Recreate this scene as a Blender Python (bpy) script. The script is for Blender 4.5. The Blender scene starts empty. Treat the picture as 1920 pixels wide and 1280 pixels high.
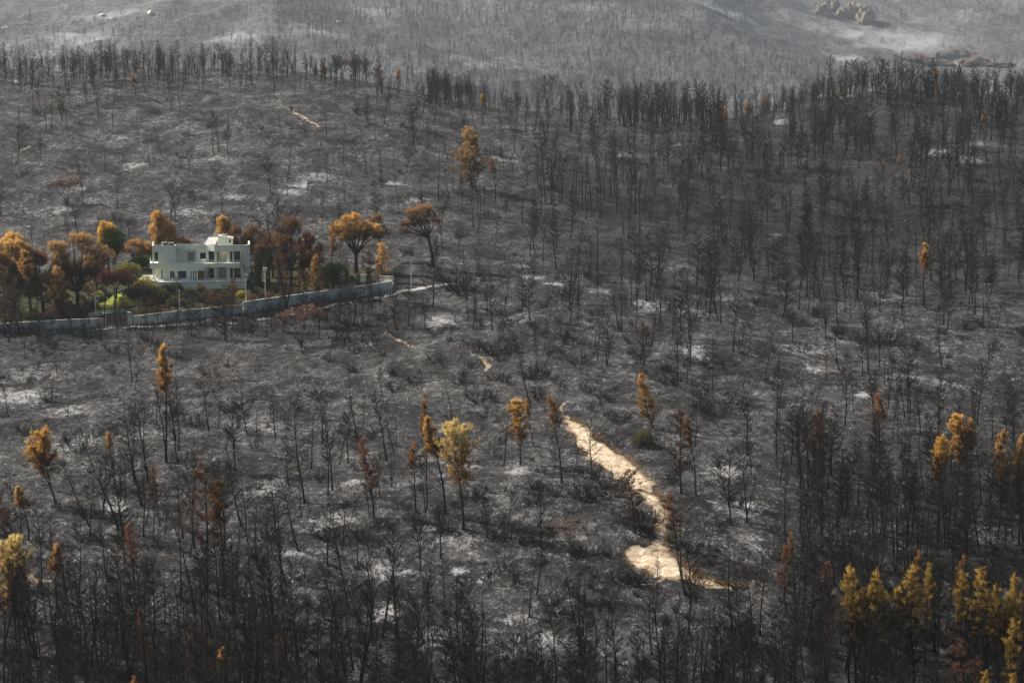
import bpy, math, random
import numpy as np
from mathutils import Vector, Matrix, Euler

R = math.radians
SC = bpy.context.scene
COL = SC.collection

# ------------------------------------------------------------------ camera
CAMZ = 80.0
PITCH = 8.0
F = 4800.0                       # focal length in pixels of a 1920 wide frame
cd = bpy.data.cameras.new("camera")
cam = bpy.data.objects.new("camera", cd); COL.objects.link(cam)
cam.location = (0, 0, CAMZ)
cam.rotation_euler = (R(90 - PITCH), 0, 0)
cd.sensor_width = 36.0
cd.lens = 36.0 * F / 1920.0
cd.clip_start = 1.0
cd.clip_end = 14000.0
SC.camera = cam

# ------------------------------------------------------------------ light
SUN_EL = 37.0
SUN_AZ = -62.0                   # degrees from +Y (view direction), negative = left
w = bpy.data.worlds.new("World"); SC.world = w; w.use_nodes = True
nt = w.node_tree; nt.nodes.clear()
wo = nt.nodes.new('ShaderNodeOutputWorld'); bg = nt.nodes.new('ShaderNodeBackground')
sky = nt.nodes.new('ShaderNodeTexSky'); sky.sky_type = 'NISHITA'; sky.sun_disc = False
sky.sun_elevation = R(SUN_EL); sky.sun_rotation = R(SUN_AZ)
sky.air_density = 1.0; sky.dust_density = 5.0; sky.ozone_density = 1.0
bg.inputs[1].default_value = 0.078
nt.links.new(sky.outputs[0], bg.inputs[0]); nt.links.new(bg.outputs[0], wo.inputs[0])
sd = bpy.data.lights.new("sun", 'SUN'); sun = bpy.data.objects.new("sun", sd); COL.objects.link(sun)
sd.energy = 4.9; sd.angle = R(0.9); sd.color = (1.0, 0.93, 0.83)
tosun = Vector((math.sin(R(SUN_AZ)) * math.cos(R(SUN_EL)), math.cos(R(SUN_AZ)) * math.cos(R(SUN_EL)), math.sin(R(SUN_EL))))
sun.rotation_euler = tosun.to_track_quat('Z', 'Y').to_euler()
sun.location = (-200, 300, 400)
SC.view_settings.view_transform = 'Standard'; SC.view_settings.look = 'None'
SC.view_settings.exposure = 0.5; SC.view_settings.gamma = 1.0
SC.view_settings.use_curve_mapping = False
SC.cycles.volume_bounces = 0
SC.cycles.max_bounces = 5; SC.cycles.diffuse_bounces = 2; SC.cycles.glossy_bounces = 1
SC.cycles.transmission_bounces = 2; SC.cycles.transparent_max_bounces = 4
HAZE_DENSITY = 0.000055

# ------------------------------------------------------------------ numpy noise
def _h(i, j, s):
    n = (i.astype(np.int64) * 374761393 + j.astype(np.int64) * 668265263 + s * 974634777) & 0xFFFFFFFF
    n = ((n ^ (n >> 13)) * 1274126177) & 0xFFFFFFFF
    n = n ^ (n >> 16)
    return (n & 0xFFFF) / 65535.0
def vnoise(x, y, s=0):
    xi = np.floor(x); yi = np.floor(y); fx = x - xi; fy = y - yi
    fx = fx * fx * (3 - 2 * fx); fy = fy * fy * (3 - 2 * fy)
    a = _h(xi, yi, s); b = _h(xi + 1, yi, s); c = _h(xi, yi + 1, s); d = _h(xi + 1, yi + 1, s)
    return (a + (b - a) * fx) * (1 - fy) + (c + (d - c) * fx) * fy
def fbm(x, y, octv=4, s=0):
    t = 0; a = 0.5; n = 0
    for k in range(octv):
        t = t + a * vnoise(x, y, s + k * 17); n += a
        x = x * 2.03 + 11.3; y = y * 2.03 - 7.7; a *= 0.5
    return t / n - 0.5

# ------------------------------------------------------------------ terrain table
DK = np.array([235, 300, 390, 440, 480, 545, 620, 700, 780, 900, 1300, 2500, 2800, 3200, 3700, 4300, 5200, 7000.])
UK = np.array([-2600, -500, 0, 480, 640, 800, 960, 1280, 1440, 1600, 1920, 2500, 4600.])
VT = np.array([
 [1300, 960, 720, 620, 560, 440, 290, 165, 120, 175, 185, 120,  70,  10, -60, -140, -230, -300],
 [1300, 960, 720, 620, 556, 432, 285, 162, 125, 175, 185, 120,  70,  10, -60, -140, -230, -300],
 [1300, 960, 720, 622, 556, 425, 285, 162, 130, 175, 190, 125,  70,   0, -60, -140, -230, -300],
 [1290, 955, 715, 612, 538, 420, 280, 165, 132, 180, 195, 130,  60, -20, -80, -150, -230, -300],
 [1290, 955, 712, 600, 530, 418, 285, 178, 145, 200, 215, 150,  85, -10, -80, -150, -230, -300],
 [1285, 950, 708, 596, 526, 420, 295, 198, 175, 225, 235, 165,  95,   0, -80, -150, -230, -300],
 [1285, 950, 706, 596, 530, 430, 310, 222, 210, 245, 250, 185, 115,  10, -80, -150, -230, -300],
 [1290, 955, 712, 612, 550, 452, 325, 236, 228, 260, 262, 195, 128,  40, -15, -100, -220, -300],
 [1295, 960, 722, 625, 560, 462, 335, 245, 212, 240, 265, 190, 130,  92,  50, -30, -160, -300],
 [1300, 965, 730, 632, 566, 470, 335, 238, 172, 205, 250, 200, 150, 140, 100,  10, -150, -300],
 [1310, 975, 735, 632, 562, 462, 325, 230, 178, 210, 250, 200, 170, 165, 120,  30, -140, -300],
 [1310, 975, 735, 632, 562, 462, 325, 225, 170, 205, 250, 200, 170, 165, 120,  30, -140, -300],
 [1310, 975, 735, 632, 562, 462, 325, 225, 170, 205, 250, 200, 170, 165, 120,  30, -140, -300.]])
def pchip_slopes(x, y):
    h = np.diff(x); d = np.diff(y) / h; m = np.zeros_like(y)
    for k in range(1, len(x) - 1):
        if d[k - 1] * d[k] > 0:
            w1 = 2 * h[k] + h[k - 1]; w2 = h[k] + 2 * h[k - 1]
            m[k] = (w1 + w2) / (w1 / d[k - 1] + w2 / d[k])
    m[0] = d[0]; m[-1] = d[-1]
    return m
def pchip(x, y, q):
    m = pchip_slopes(x, y); k = np.clip(np.searchsorted(x, q) - 1, 0, len(x) - 2)
    h = x[k + 1] - x[k]; t = (q - x[k]) / h
    return ((2*t**3 - 3*t**2 + 1) * y[k] + (t**3 - 2*t**2 + t) * h * m[k] + (-2*t**3 + 3*t**2) * y[k+1] + (t**3 - t**2) * h * m[k+1])
# rows of the ground sheet by distance, columns by bearing
DR = np.concatenate([np.linspace(15, 190, 24, endpoint=False), np.geomspace(190, 720, 400, endpoint=False),
                     np.geomspace(720, 900, 50, endpoint=False), np.geomspace(900, 2400, 30, endpoint=False), np.geomspace(2400, 4700, 210, endpoint=False), np.geomspace(4700, 7000, 24)])
UC = np.concatenate([np.linspace(-2500, -80, 50, endpoint=False), np.linspace(-80, 2000, 640, endpoint=False), np.linspace(2000, 4420, 50)])
TA = (UC - 960) / F                                       # tangent of bearing
ANG = np.arctan(TA)
ZV = np.zeros((len(DR), len(UK)))
for j in range(len(UK)):
    v = pchip(DK, VT[j], np.clip(DR, 235, 7000))
    e = -R(PITCH) + np.arctan((640 - v) / F)
    z = CAMZ + DR * np.tan(e)
    z235 = CAMZ + 235 * math.tan(-R(PITCH) + math.atan((640 - VT[j][0]) / F))
    near = DR < 235
    t = np.clip(DR / 160.0, 0, 1)
    zn = np.where(DR < 160, (CAMZ - 3) * (1 - t) ** 1.3 * 0.55 + (CAMZ - 3) * (1 - t) * 0.45 + (z235 - 1) * t - 12 * np.sin(t * math.pi), z235 - 1.2 * (235 - DR) / 75)
    ZV[:, j] = np.where(near, zn, z)
# smooth interpolation across bearings
ZG = np.zeros((len(DR), len(UC)))
for i in range(len(DR)):
    ZG[i] = pchip(UK, ZV[i], np.clip(UC, UK[0], UK[-1]))
XG = DR[:, None] * np.sin(ANG)[None, :]; YG = DR[:, None] * np.cos(ANG)[None, :]
amp = np.clip((DR - 150) / 100, 0, 1)[:, None]
far = np.clip((DR - 1000) / 400, 0, 1)[:, None]
ZG = ZG + amp * (1 - far) * (fbm(XG / 42, YG / 42, 3, 3) * 4.2 + fbm(XG / 9, YG / 9, 3, 9) * 1.1 + fbm(XG / 2.2, YG / 2.6, 3, 21) * 0.55)
ZG = ZG + far * (fbm(XG / 330, YG / 300, 4, 31) * 46 + fbm(XG / 65, YG / 120, 5, 37) * 24)

def grid_z(x, y):
    D = np.hypot(x, y); u = 960 + F * x / np.maximum(y, 1e-3)
    fi = np.interp(D, DR, np.arange(len(DR))); fj = np.interp(u, UC, np.arange(len(UC)))
    i = np.clip(fi.astype(int), 0, len(DR) - 2); j = np.clip(fj.astype(int), 0, len(UC) - 2)
    a = fi - i; b = fj - j
    return (ZG[i, j] * (1-a) * (1-b) + ZG[i+1, j] * a * (1-b) + ZG[i, j+1] * (1-a) * b + ZG[i+1, j+1] * a * b)
def gz(x, y): return float(grid_z(np.array([x]), np.array([y]))[0])
cp, sp = math.cos(R(PITCH)), math.sin(R(PITCH))
def ray(u, v):
    a = (u - 960) / F; b = (640 - v) / F
    return np.array([a, cp + b * sp, -sp + b * cp])
def proj(x, y, z):
    z = z - CAMZ; d = y * cp - z * sp; up = y * sp + z * cp
    return 960 + F * x / d, 640 - F * up / d
KROW = int(np.searchsorted(DR, 192))
def cast(u, v, dmin=192.0):
    """the point of the ground seen along a line of sight"""
    r = ray(u, v); hd = math.hypot(r[0], r[1]); te = r[2] / hd
    uu = 960 + F * r[0] / r[1]
    fj = float(np.interp(uu, UC, np.arange(len(UC)))); j = min(int(fj), len(UC) - 2); b = fj - j
    zc = ZG[:, j] * (1 - b) + ZG[:, j + 1] * b
    k0 = int(np.searchsorted(DR, dmin))
    g = zc[k0:] - (CAMZ + DR[k0:] * te)
    idx = np.nonzero(g > 0)[0]
    if len(idx) == 0: return None
    k = idx[0]
    if k == 0: D = DR[k0]
    else:
        t = -g[k - 1] / (g[k] - g[k - 1]); D = DR[k0 + k - 1] * (1 - t) + DR[k0 + k] * t
    x = D * r[0] / hd; y = D * r[1] / hd
    return x, y, gz(x, y), D

def cast_near(u, v):
    c = cast(u, v)
    while (c is None or c[3] > 1000) and 84 < v < 330:
        v += 1.5; c = cast(u, v)
    return c
# levelled ground under the villa
HU, HV, HD = 286.5, 524.0, 476.0
r_ = ray(HU, HV); hx = HD * r_[0] / math.hypot(r_[0], r_[1]); hy = HD * r_[1] / math.hypot(r_[0], r_[1])
HZ = CAMZ + HD * r_[2] / math.hypot(r_[0], r_[1])
HROT = -math.atan2(-(380 - 960), F) * -1                   # front faces the viewpoint
HROT = math.atan((960 - 380) / F)
ch, sh_ = math.cos(HROT), math.sin(HROT)
lx = (XG - hx) * ch + (YG - hy) * sh_; ly = -(XG - hx) * sh_ + (YG - hy) * ch
inx = np.clip(1 - np.maximum(np.maximum(-2.5 - lx, lx - 20), 0) / 5, 0, 1); iny = np.clip(1 - np.maximum(np.maximum(-3.4 - ly, ly - 13), 0) / 6, 0, 1)
m_ = inx * iny; m_ = m_ * m_ * (3 - 2 * m_)
m_ = np.where(ly < -3.3, np.minimum(m_, 1) * 1.0, m_)
ZG = ZG * (1 - m_) + (HZ - 1.55) * m_
def hw(x, y, z=0): return Vector((hx + x * ch - y * sh_, hy + x * sh_ + y * ch, HZ + z))

# ------------------------------------------------------------------ ground paint (what the ground is made of, plus painted shade)
def seg_mask(pts, soft=0.6, seed=5, warp=1.2):
    """pts = [(u,v,half width in metres)] laid on the ground as a winding strip"""
    P = []
    for (u, v, wd) in pts:
        c = cast(u, v)
        if c: P.append((c[0], c[1], wd))
    out = np.zeros_like(XG)
    x0 = min(p[0] for p in P) - 8; x1 = max(p[0] for p in P) + 8; y0 = min(p[1] for p in P) - 8; y1 = max(p[1] for p in P) + 8
    sel = (XG > x0) & (XG < x1) & (YG > y0) & (YG < y1)
    X = XG[sel]; Y = YG[sel]
    X = X + warp * fbm(X / 1.7, Y / 2.3, 3, seed); Y = Y + warp * 1.5 * fbm(X / 1.9 + 40, Y / 2.1, 3, seed + 1)
    best = np.full(X.shape, -9.0)
    for a, b in zip(P[:-1], P[1:]):
        dx, dy = b[0] - a[0], b[1] - a[1]; L = dx * dx + dy * dy + 1e-6
        t = np.clip(((X - a[0]) * dx + (Y - a[1]) * dy) / L, 0, 1)
        d = np.hypot(X - a[0] - t * dx, Y - a[1] - t * dy)
        best = np.maximum(best, (a[2] + (b[2] - a[2]) * t) - d)
    out[sel] = np.clip(best / soft + 0.5, 0, 1)
    return out
def blob(u, v, ru, rv):
    c = cast(u, v); 
    if c is None: return np.zeros_like(XG)
    s = F / c[3]; rx = ru / s
    c2 = cast(u, v - rv); ry = max(rx * 0.6, min((c2[3] - c[3]) if c2 else rx * 3, rx * 5))
    # strips run across the slope, towards and away from the viewpoint
    q = np.hypot((XG - c[0]) / rx, (YG - c[1]) / ry)
    q = q + 0.9 * fbm(XG / (rx * 0.5), YG / (ry * 0.5), 3, int(u) % 97)
    return np.clip(1.25 - q, 0, 1)
SAND = np.zeros_like(XG)
track1 = [(1064,782,.35),(1080,803,.9),(1105,830,1.6),(1143,862,2.3),(1175,888,2.0),(1202,916,1.35),(1224,940,.9)]
track2 = [(1224,940,.9),(1240,970,.8),(1242,1000,.7),(1230,1025,1.1)]
track3 = [(1208,1038,1.9),(1228,1053,2.7),(1254,1072,2.1),(1300,1088,1.0),(1345,1096,.5),(1395,1101,.25)]
track4 = [(1235,1090,.6),(1180,1098,.3),(1120,1101,.22),(1040,1103,.16),(900,1101,.12)]
minor = [[(892,668,.25),(908,674,.6),(916,684,.65),(908,696,.4)], [(722,624,.4),(742,636,.5),(762,644,.4),(782,652,.3)],
         [(545,206,.6),(560,215,.9),(578,226,1.0),(600,240,.6)], [(30,286,.5),(45,280,.8),(58,274,.4)],
         [(0,1098,.7),(45,1082,1.1),(85,1088,.9)], [(518,196,.4),(545,206,.6)], [(1085,812,.3),(1050,762,.3),(1075,745,.2)]]
SAND_STRONG = np.maximum(seg_mask(track1, .9, 5, 2.0), np.maximum(seg_mask(track3, .9, 6, 2.0), 0.82 * seg_mask(track2, 1.2, 5, 2.2)))
SAND_WEAK = 0.5 * seg_mask(track4, .4, 5, .4)
for k, mpts in enumerate(minor): SAND_WEAK = np.maximum(SAND_WEAK, 0.62 * seg_mask(mpts, .5, 40 + k, .8))
SAND = np.maximum(SAND_STRONG, SAND_WEAK)
ROADP = [(185,616,.5),(205,613,1.2),(300,612,.7),(430,606,.5),(520,594,.4),(600,578,.8),(680,562,1.0),(740,548,1.4),(800,538,1.2),(850,532,.4)]
ROAD = seg_mask(ROADP, .4, 77, .5)
ASH = np.zeros_like(XG)
for (u, v, ru, rv, s) in [(30,745,60,14,1.0),(120,770,40,10,.6),(60,700,60,14,.4),(150,830,60,10,.5),(1365,885,38,12,1.0),(1390,950,55,18,.8),(1400,1010,40,12,.5),
    (970,880,22,10,.8),(880,875,24,8,.7),(1190,1000,16,6,.9),(800,990,24,8,.7),(500,915,26,14,.9),(215,950,26,16,1.0),(520,900,20,12,.5),
    (725,1070,50,12,.9),(860,1070,18,8,.9),(900,1090,16,6,.7),(725,1150,34,18,1.0),(960,1160,26,10,.8),(1010,1200,40,14,.8),(800,1200,50,20,.5),(860,1010,50,10,.5),
    (560,1040,50,12,.7),(600,985,40,14,.6),(650,975,26,8,.7),(660,905,22,8,.6),(22,152,20,3,1.0),(630,965,20,10,.8),
    (1000,520,30,6,1.0),(1040,532,26,5,1.0),(980,500,20,5,.8),(1220,572,40,10,.9),(1130,545,25,6,.7),(1060,520,30,5,.5),(830,600,40,10,.7),(980,600,30,8,.5),
    (1500,655,60,10,.6),(1540,690,40,7,.9),(1700,705,50,6,.7),(1780,720,40,6,.7),(1300,660,30,12,.8),(1350,560,50,10,.5),(1290,580,30,10,.6),(1620,740,26,6,.9),(1900,712,20,5,.8),
    (560,348,26,10,.9),(600,330,40,8,.5),(545,360,30,6,.6),(740,345,30,6,.7),(780,375,30,6,.5),(250,310,26,8,.7),(230,258,20,4,.5),(440,370,30,8,.5),(400,300,60,12,.3),
    (350,395,50,8,.5),(90,400,50,10,.4),(930,297,26,3,.8),(965,303,12,2,.9),(1020,380,26,3,.7),(1190,218,20,4,.8),(1540,180,18,3,1.0),(1585,182,20,3,.9),
    (1460,228,16,4,1.0),(1750,285,30,6,.9),(1820,300,30,8,.9),(1830,270,30,4,.7),(1180,290,30,5,.5),(1250,350,30,5,.5),(1460,440,20,3,.9),(1360,315,12,2,.7),
    (1430,1030,30,10,.5),(1700,1030,60,16,.5),(1850,1000,60,12,.5),(700,500,30,5,.5),(1240,500,40,10,.5),(1650,560,60,10,.35),(1110,620,50,10,.4),(330,700,40,10,.4),(500,800,60,14,.4),
    (150,70,60,8,.7),(200,30,60,5,.6),(430,70,60,8,.6),(600,60,60,10,.6),(900,120,80,6,.5),(1350,20,80,10,.7),(1650,70,160,20,.8),(1800,110,60,8,.6),(1580,110,40,6,.7),(690,20,60,10,.5)]:
    ASH = np.maximum(ASH, s * blob(u, v, ru, rv))
BROWN = np.zeros_like(XG)
for (u, v, ru, rv, s) in [(1060,985,50,12,.8),(1790,108,80,14,1.0),(1720,110,40,10,.8),(420,690,60,10,.4),(1560,20,40,14,.4),(900,655,60,8,.4),(80,192,40,6,.5),(1560,690,30,8,.5)]:
    BROWN = np.maximum(BROWN, s * blob(u, v, ru, rv))
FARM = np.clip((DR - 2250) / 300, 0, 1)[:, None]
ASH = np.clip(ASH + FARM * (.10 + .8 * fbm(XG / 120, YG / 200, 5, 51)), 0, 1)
ASH = ASH * (1 - BROWN)
# ground tone darkened where trees stand close: shade painted in with blacker charring
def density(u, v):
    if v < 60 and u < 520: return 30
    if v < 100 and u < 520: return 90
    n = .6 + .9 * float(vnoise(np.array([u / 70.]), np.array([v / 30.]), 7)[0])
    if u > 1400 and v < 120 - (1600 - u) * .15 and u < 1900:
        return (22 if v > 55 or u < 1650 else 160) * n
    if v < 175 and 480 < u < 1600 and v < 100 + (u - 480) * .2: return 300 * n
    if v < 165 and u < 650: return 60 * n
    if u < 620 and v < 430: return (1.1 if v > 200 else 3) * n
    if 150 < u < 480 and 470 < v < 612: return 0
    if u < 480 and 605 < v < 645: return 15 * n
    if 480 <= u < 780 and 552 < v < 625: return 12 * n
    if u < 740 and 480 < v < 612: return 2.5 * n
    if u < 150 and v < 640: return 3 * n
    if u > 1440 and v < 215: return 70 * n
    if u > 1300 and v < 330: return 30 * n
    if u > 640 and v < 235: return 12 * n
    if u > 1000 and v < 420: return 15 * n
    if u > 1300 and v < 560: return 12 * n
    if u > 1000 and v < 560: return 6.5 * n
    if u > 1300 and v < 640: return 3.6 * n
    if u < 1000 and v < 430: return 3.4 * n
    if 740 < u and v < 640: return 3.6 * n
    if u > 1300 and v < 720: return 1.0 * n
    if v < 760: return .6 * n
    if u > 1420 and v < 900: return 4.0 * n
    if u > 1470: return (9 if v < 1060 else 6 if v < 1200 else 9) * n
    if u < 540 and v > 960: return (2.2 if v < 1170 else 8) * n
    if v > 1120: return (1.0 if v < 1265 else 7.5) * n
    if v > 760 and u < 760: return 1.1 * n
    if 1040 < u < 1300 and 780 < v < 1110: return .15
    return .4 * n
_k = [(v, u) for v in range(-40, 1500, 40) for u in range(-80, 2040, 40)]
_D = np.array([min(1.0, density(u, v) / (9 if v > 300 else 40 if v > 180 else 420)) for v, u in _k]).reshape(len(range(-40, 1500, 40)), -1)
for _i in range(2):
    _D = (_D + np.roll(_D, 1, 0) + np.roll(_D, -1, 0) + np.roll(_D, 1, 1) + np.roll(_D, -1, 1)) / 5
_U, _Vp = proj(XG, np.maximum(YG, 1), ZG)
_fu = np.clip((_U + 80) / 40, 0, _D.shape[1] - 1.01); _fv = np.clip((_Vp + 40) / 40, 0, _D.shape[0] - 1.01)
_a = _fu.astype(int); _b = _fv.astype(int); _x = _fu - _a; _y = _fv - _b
CHAR_SHADE = _D[_b, _a] * (1-_x) * (1-_y) + _D[_b, _a+1] * _x * (1-_y) + _D[_b+1, _a] * (1-_x) * _y + _D[_b+1, _a+1] * _x * _y
CHAR_SHADE = np.clip(CHAR_SHADE, 0, 1) * np.clip((1300 - DR) / 400, .8, 1)[:, None]

# ------------------------------------------------------------------ helpers
def tag(o, label=None, cat=None, group=None, kind=None):
    if label: o['label'] = label
    if cat: o['category'] = cat
    if group: o['group'] = group
    if kind: o['kind'] = kind
    return o
def link(name, me, parent=None):
    o = bpy.data.objects.new(name, me); COL.objects.link(o)
    if parent is not None: o.parent = parent
    return o
def empty(name, loc, rz=0.0):
    o = bpy.data.objects.new(name, None); COL.objects.link(o); o.location = loc; o.rotation_euler = (0, 0, rz)
    o.empty_display_size = 0.3
    return o
def np_mesh(name, V, Fc, mats=(), midx=None, cols=None, smooth=False):
    """V (n,3); Fc (m,3) triangles"""
    V = np.asarray(V, dtype=np.float32); Fc = np.asarray(Fc, dtype=np.int32)
    me = bpy.data.meshes.new(name); k = Fc.shape[1]
    me.vertices.add(len(V)); me.vertices.foreach_set('co', V.ravel())
    me.loops.add(Fc.size); me.loops.foreach_set('vertex_index', Fc.ravel())
    me.polygons.add(len(Fc)); me.polygons.foreach_set('loop_start', np.arange(len(Fc), dtype=np.int32) * k)
    for m in mats: me.materials.append(m)
    if midx is not None: me.polygons.foreach_set('material_index', np.asarray(midx, dtype=np.int32))
    me.polygons.foreach_set('use_smooth', np.full(len(Fc), bool(smooth)))
    if cols is not None:
        a = me.color_attributes.new('tint', 'FLOAT_COLOR', 'POINT')
        c = np.ones((len(V), 4), dtype=np.float32); c[:, :3] = cols; a.data.foreach_set('color', c.ravel())
    me.update(); me.validate()
    return me
def nodes(name):
    m = bpy.data.materials.new(name); m.use_nodes = True; t = m.node_tree; t.nodes.clear()
    out = t.nodes.new('ShaderNodeOutputMaterial'); p = t.nodes.new('ShaderNodeBsdfPrincipled')
    t.links.new(p.outputs[0], out.inputs[0])
    p.inputs['Specular IOR Level'].default_value = 0.2
    return m, t, p, out
def add(t, kind, **kw):
    n = t.nodes.new(kind)
    for k, v in kw.items():
        if hasattr(n, k): setattr(n, k, v)
    return n
def simple(name, col, rough=.8, var=.15, scale=3.0, spec=.2, metal=0.0, bump=0.0, grime=None):
    m, t, p, out = nodes(name)
    tc = add(t, 'ShaderNodeTexCoord'); nz = add(t, 'ShaderNodeTexNoise'); nz.inputs['Scale'].default_value = scale; nz.inputs['Detail'].default_value = 6
    t.links.new(tc.outputs['Object'], nz.inputs['Vector'])
    r = add(t, 'ShaderNodeValToRGB'); t.links.new(nz.outputs['Fac'], r.inputs[0])
    r.color_ramp.elements[0].position = .3; r.color_ramp.elements[1].position = .7
    r.color_ramp.elements[0].color = tuple(c * (1 - var) for c in col) + (1,); r.color_ramp.elements[1].color = tuple(min(1, c * (1 + var)) for c in col) + (1,)
    last = r.outputs[0]
    if grime:
        n2 = add(t, 'ShaderNodeTexNoise'); n2.inputs['Scale'].default_value = .9; n2.inputs['Detail'].default_value = 8
        mp = add(t, 'ShaderNodeMapping'); mp.inputs['Scale'].default_value = (3, 3, .5); t.links.new(tc.outputs['Object'], mp.inputs[0]); t.links.new(mp.outputs[0], n2.inputs['Vector'])
        r2 = add(t, 'ShaderNodeValToRGB'); t.links.new(n2.outputs['Fac'], r2.inputs[0]); r2.color_ramp.elements[0].position = .5; r2.color_ramp.elements[1].position = .75
        mx = add(t, 'ShaderNodeMixRGB'); mx.inputs[2].default_value = grime + (1,); t.links.new(r2.outputs[0], mx.inputs[0]); t.links.new(last, mx.inputs[1]); last = mx.outputs[0]
    t.links.new(last, p.inputs['Base Color'])
    p.inputs['Roughness'].default_value = rough; p.inputs['Specular IOR Level'].default_value = spec; p.inputs['Metallic'].default_value = metal
    if bump:
        b = add(t, 'ShaderNodeBump'); b.inputs['Strength'].default_value = bump; b.inputs['Distance'].default_value = .05
        t.links.new(nz.outputs['Fac'], b.inputs['Height']); t.links.new(b.outputs[0], p.inputs['Normal'])
    return m

# ------------------------------------------------------------------ materials
def ground_material():
    m, t, p, out = nodes("burnt ground")
    geo = add(t, 'ShaderNodeNewGeometry')
    def noise(sc, det, rough=.6, stretch=(1, 1, 1), dist=0):
        mp = add(t, 'ShaderNodeMapping'); mp.inputs['Scale'].default_value = stretch; t.links.new(geo.outputs['Position'], mp.inputs[0])
        n = add(t, 'ShaderNodeTexNoise'); n.inputs['Scale'].default_value = sc; n.inputs['Detail'].default_value = det; n.inputs['Roughness'].default_value = rough; n.inputs['Distortion'].default_value = dist
        t.links.new(mp.outputs[0], n.inputs['Vector']); return n.outputs['Fac']
    def ramp(src, stops):
        r = add(t, 'ShaderNodeValToRGB'); t.links.new(src, r.inputs[0]); els = r.color_ramp.elements
        while len(els) < len(stops): els.new(.5)
        for e, (pos, c) in zip(els, stops): e.position = pos; e.color = (c, c, c, 1) if not isinstance(c, tuple) else c + (1,)
        return r.outputs[0]
    def math_(op, a, b=None, clamp=False):
        n = add(t, 'ShaderNodeMath', operation=op, use_clamp=clamp)
        for i, v in enumerate((a, b)):
            if v is None: continue
            if isinstance(v, (int, float)): n.inputs[i].default_value = v
            else: t.links.new(v, n.inputs[i])
        return n.outputs[0]
    def mix(f, a, b, bt='MIX'):
        n = add(t, 'ShaderNodeMixRGB', blend_type=bt)
        for i, v in enumerate((f, a, b)):
            if isinstance(v, (int, float)): n.inputs[i].default_value = v
            elif isinstance(v, tuple): n.inputs[i].default_value = v + (1,)
            else: t.links.new(v, n.inputs[i])
        return n.outputs[0]
    at = add(t, 'ShaderNodeAttribute', attribute_name='paint'); sep = add(t, 'ShaderNodeSeparateColor'); t.links.new(at.outputs['Color'], sep.inputs[0])
    sand, ash, brown = sep.outputs[0], sep.outputs[1], sep.outputs[2]
    road = at.outputs['Alpha']
    big = noise(.03, 6, .6); mid = noise(.16, 8, .68, (1, .55, 1), .6); fine = noise(1.1, 6, .75, (1, .5, 1), .5); vfine = noise(4.0, 4, .8, (1, .45, 1))
    # charcoal soil, with lighter grey and brownish tones
    c = ramp(mid, [(.30, (.008, .008, .0085)), (.46, (.025, .025, .0255)), (.58, (.054, .054, .054)), (.75, (.115, .114, .113))])
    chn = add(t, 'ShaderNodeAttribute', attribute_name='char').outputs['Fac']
    c = mix(math_('MULTIPLY', chn, .93), c, (.014, .0145, .015))  # dense stands darkened: painted shade and burnt soil together
    c = mix(ramp(big, [(.44, 0.0), (.66, .35)]), c, (.050, .047, .043))
    # fine ash speckle: gets denser where ash lies
    sp = math_('ADD', math_('MULTIPLY', fine, .42), math_('MULTIPLY', vfine, .58))
    th = math_('ADD', math_('ADD', sp, math_('MULTIPLY', ash, .20)), math_('MULTIPLY', math_('SUBTRACT', mid, .5), .32))
    spk = ramp(th, [(.50, 0.0), (.565, .35), (.63, 1.0)])
    ashc = mix(ramp(fine, [(.4, 0.0), (.62, 1.0)]), (.20, .20, .203), (.56, .555, .55))
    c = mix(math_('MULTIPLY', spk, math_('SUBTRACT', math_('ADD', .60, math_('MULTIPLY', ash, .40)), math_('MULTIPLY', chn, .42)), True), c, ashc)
    dk = ramp(math_('ADD', math_('MULTIPLY', fine, .5), math_('MULTIPLY', mid, .5)), [(.36, .75), (.46, 0.0)])
    c = mix(dk, c, (.012, .012, .012))
    bf = math_('MULTIPLY', brown, ramp(fine, [(.35, .5), (.6, 1.0)]), True)
    c = mix(bf, c, mix(fine, (.050, .030, .022), (.105, .068, .050)))
    # sandy bare earth
    edge = math_('ADD', sand, math_('MULTIPLY', math_('SUBTRACT', fine, .5), 1.0))
    sf = ramp(edge, [(.38, 0.0), (.62, 1.0)])
    s1 = noise(.9, 8, .72, (1, .7, 1), 1.2)
    sc = ramp(s1, [(.32, (.26, .17, .09)), (.43, (.50, .37, .23)), (.54, (.70, .59, .44)), (.72, (.78, .70, .58))])
    strong = ramp(sand, [(.72, 0.0), (.95, 1.0)])
    sc = mix(math_('MULTIPLY', math_('SUBTRACT', 1.0, strong), .45), sc, (.20, .13, .08))
    c = mix(sf, c, sc)
    c = mix(ramp(math_('ADD', road, math_('MULTIPLY', math_('SUBTRACT', fine, .5), .9)), [(.42, 0.0), (.62, 1.0)]), c, mix(vfine, (.22, .22, .215), (.58, .57, .56)))
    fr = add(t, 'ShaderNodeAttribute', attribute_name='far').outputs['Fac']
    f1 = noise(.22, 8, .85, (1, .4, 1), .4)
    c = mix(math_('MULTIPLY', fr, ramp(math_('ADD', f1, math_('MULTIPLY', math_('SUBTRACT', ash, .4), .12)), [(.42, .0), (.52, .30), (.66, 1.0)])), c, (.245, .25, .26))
    t.links.new(c, p.inputs['Base Color']); p.inputs['Roughness'].default_value = .95; p.inputs['Specular IOR Level'].default_value = .12
    hgt = math_('ADD', math_('MULTIPLY', mid, 1.2), math_('ADD', math_('MULTIPLY', fine, .45), math_('MULTIPLY', vfine, .16)))
    b = add(t, 'ShaderNodeBump'); b.inputs['Strength'].default_value = .9; b.inputs['Distance'].default_value = .6
    t.links.new(hgt, b.inputs['Height']); t.links.new(b.outputs[0], p.inputs['Normal'])
    return m
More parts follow.
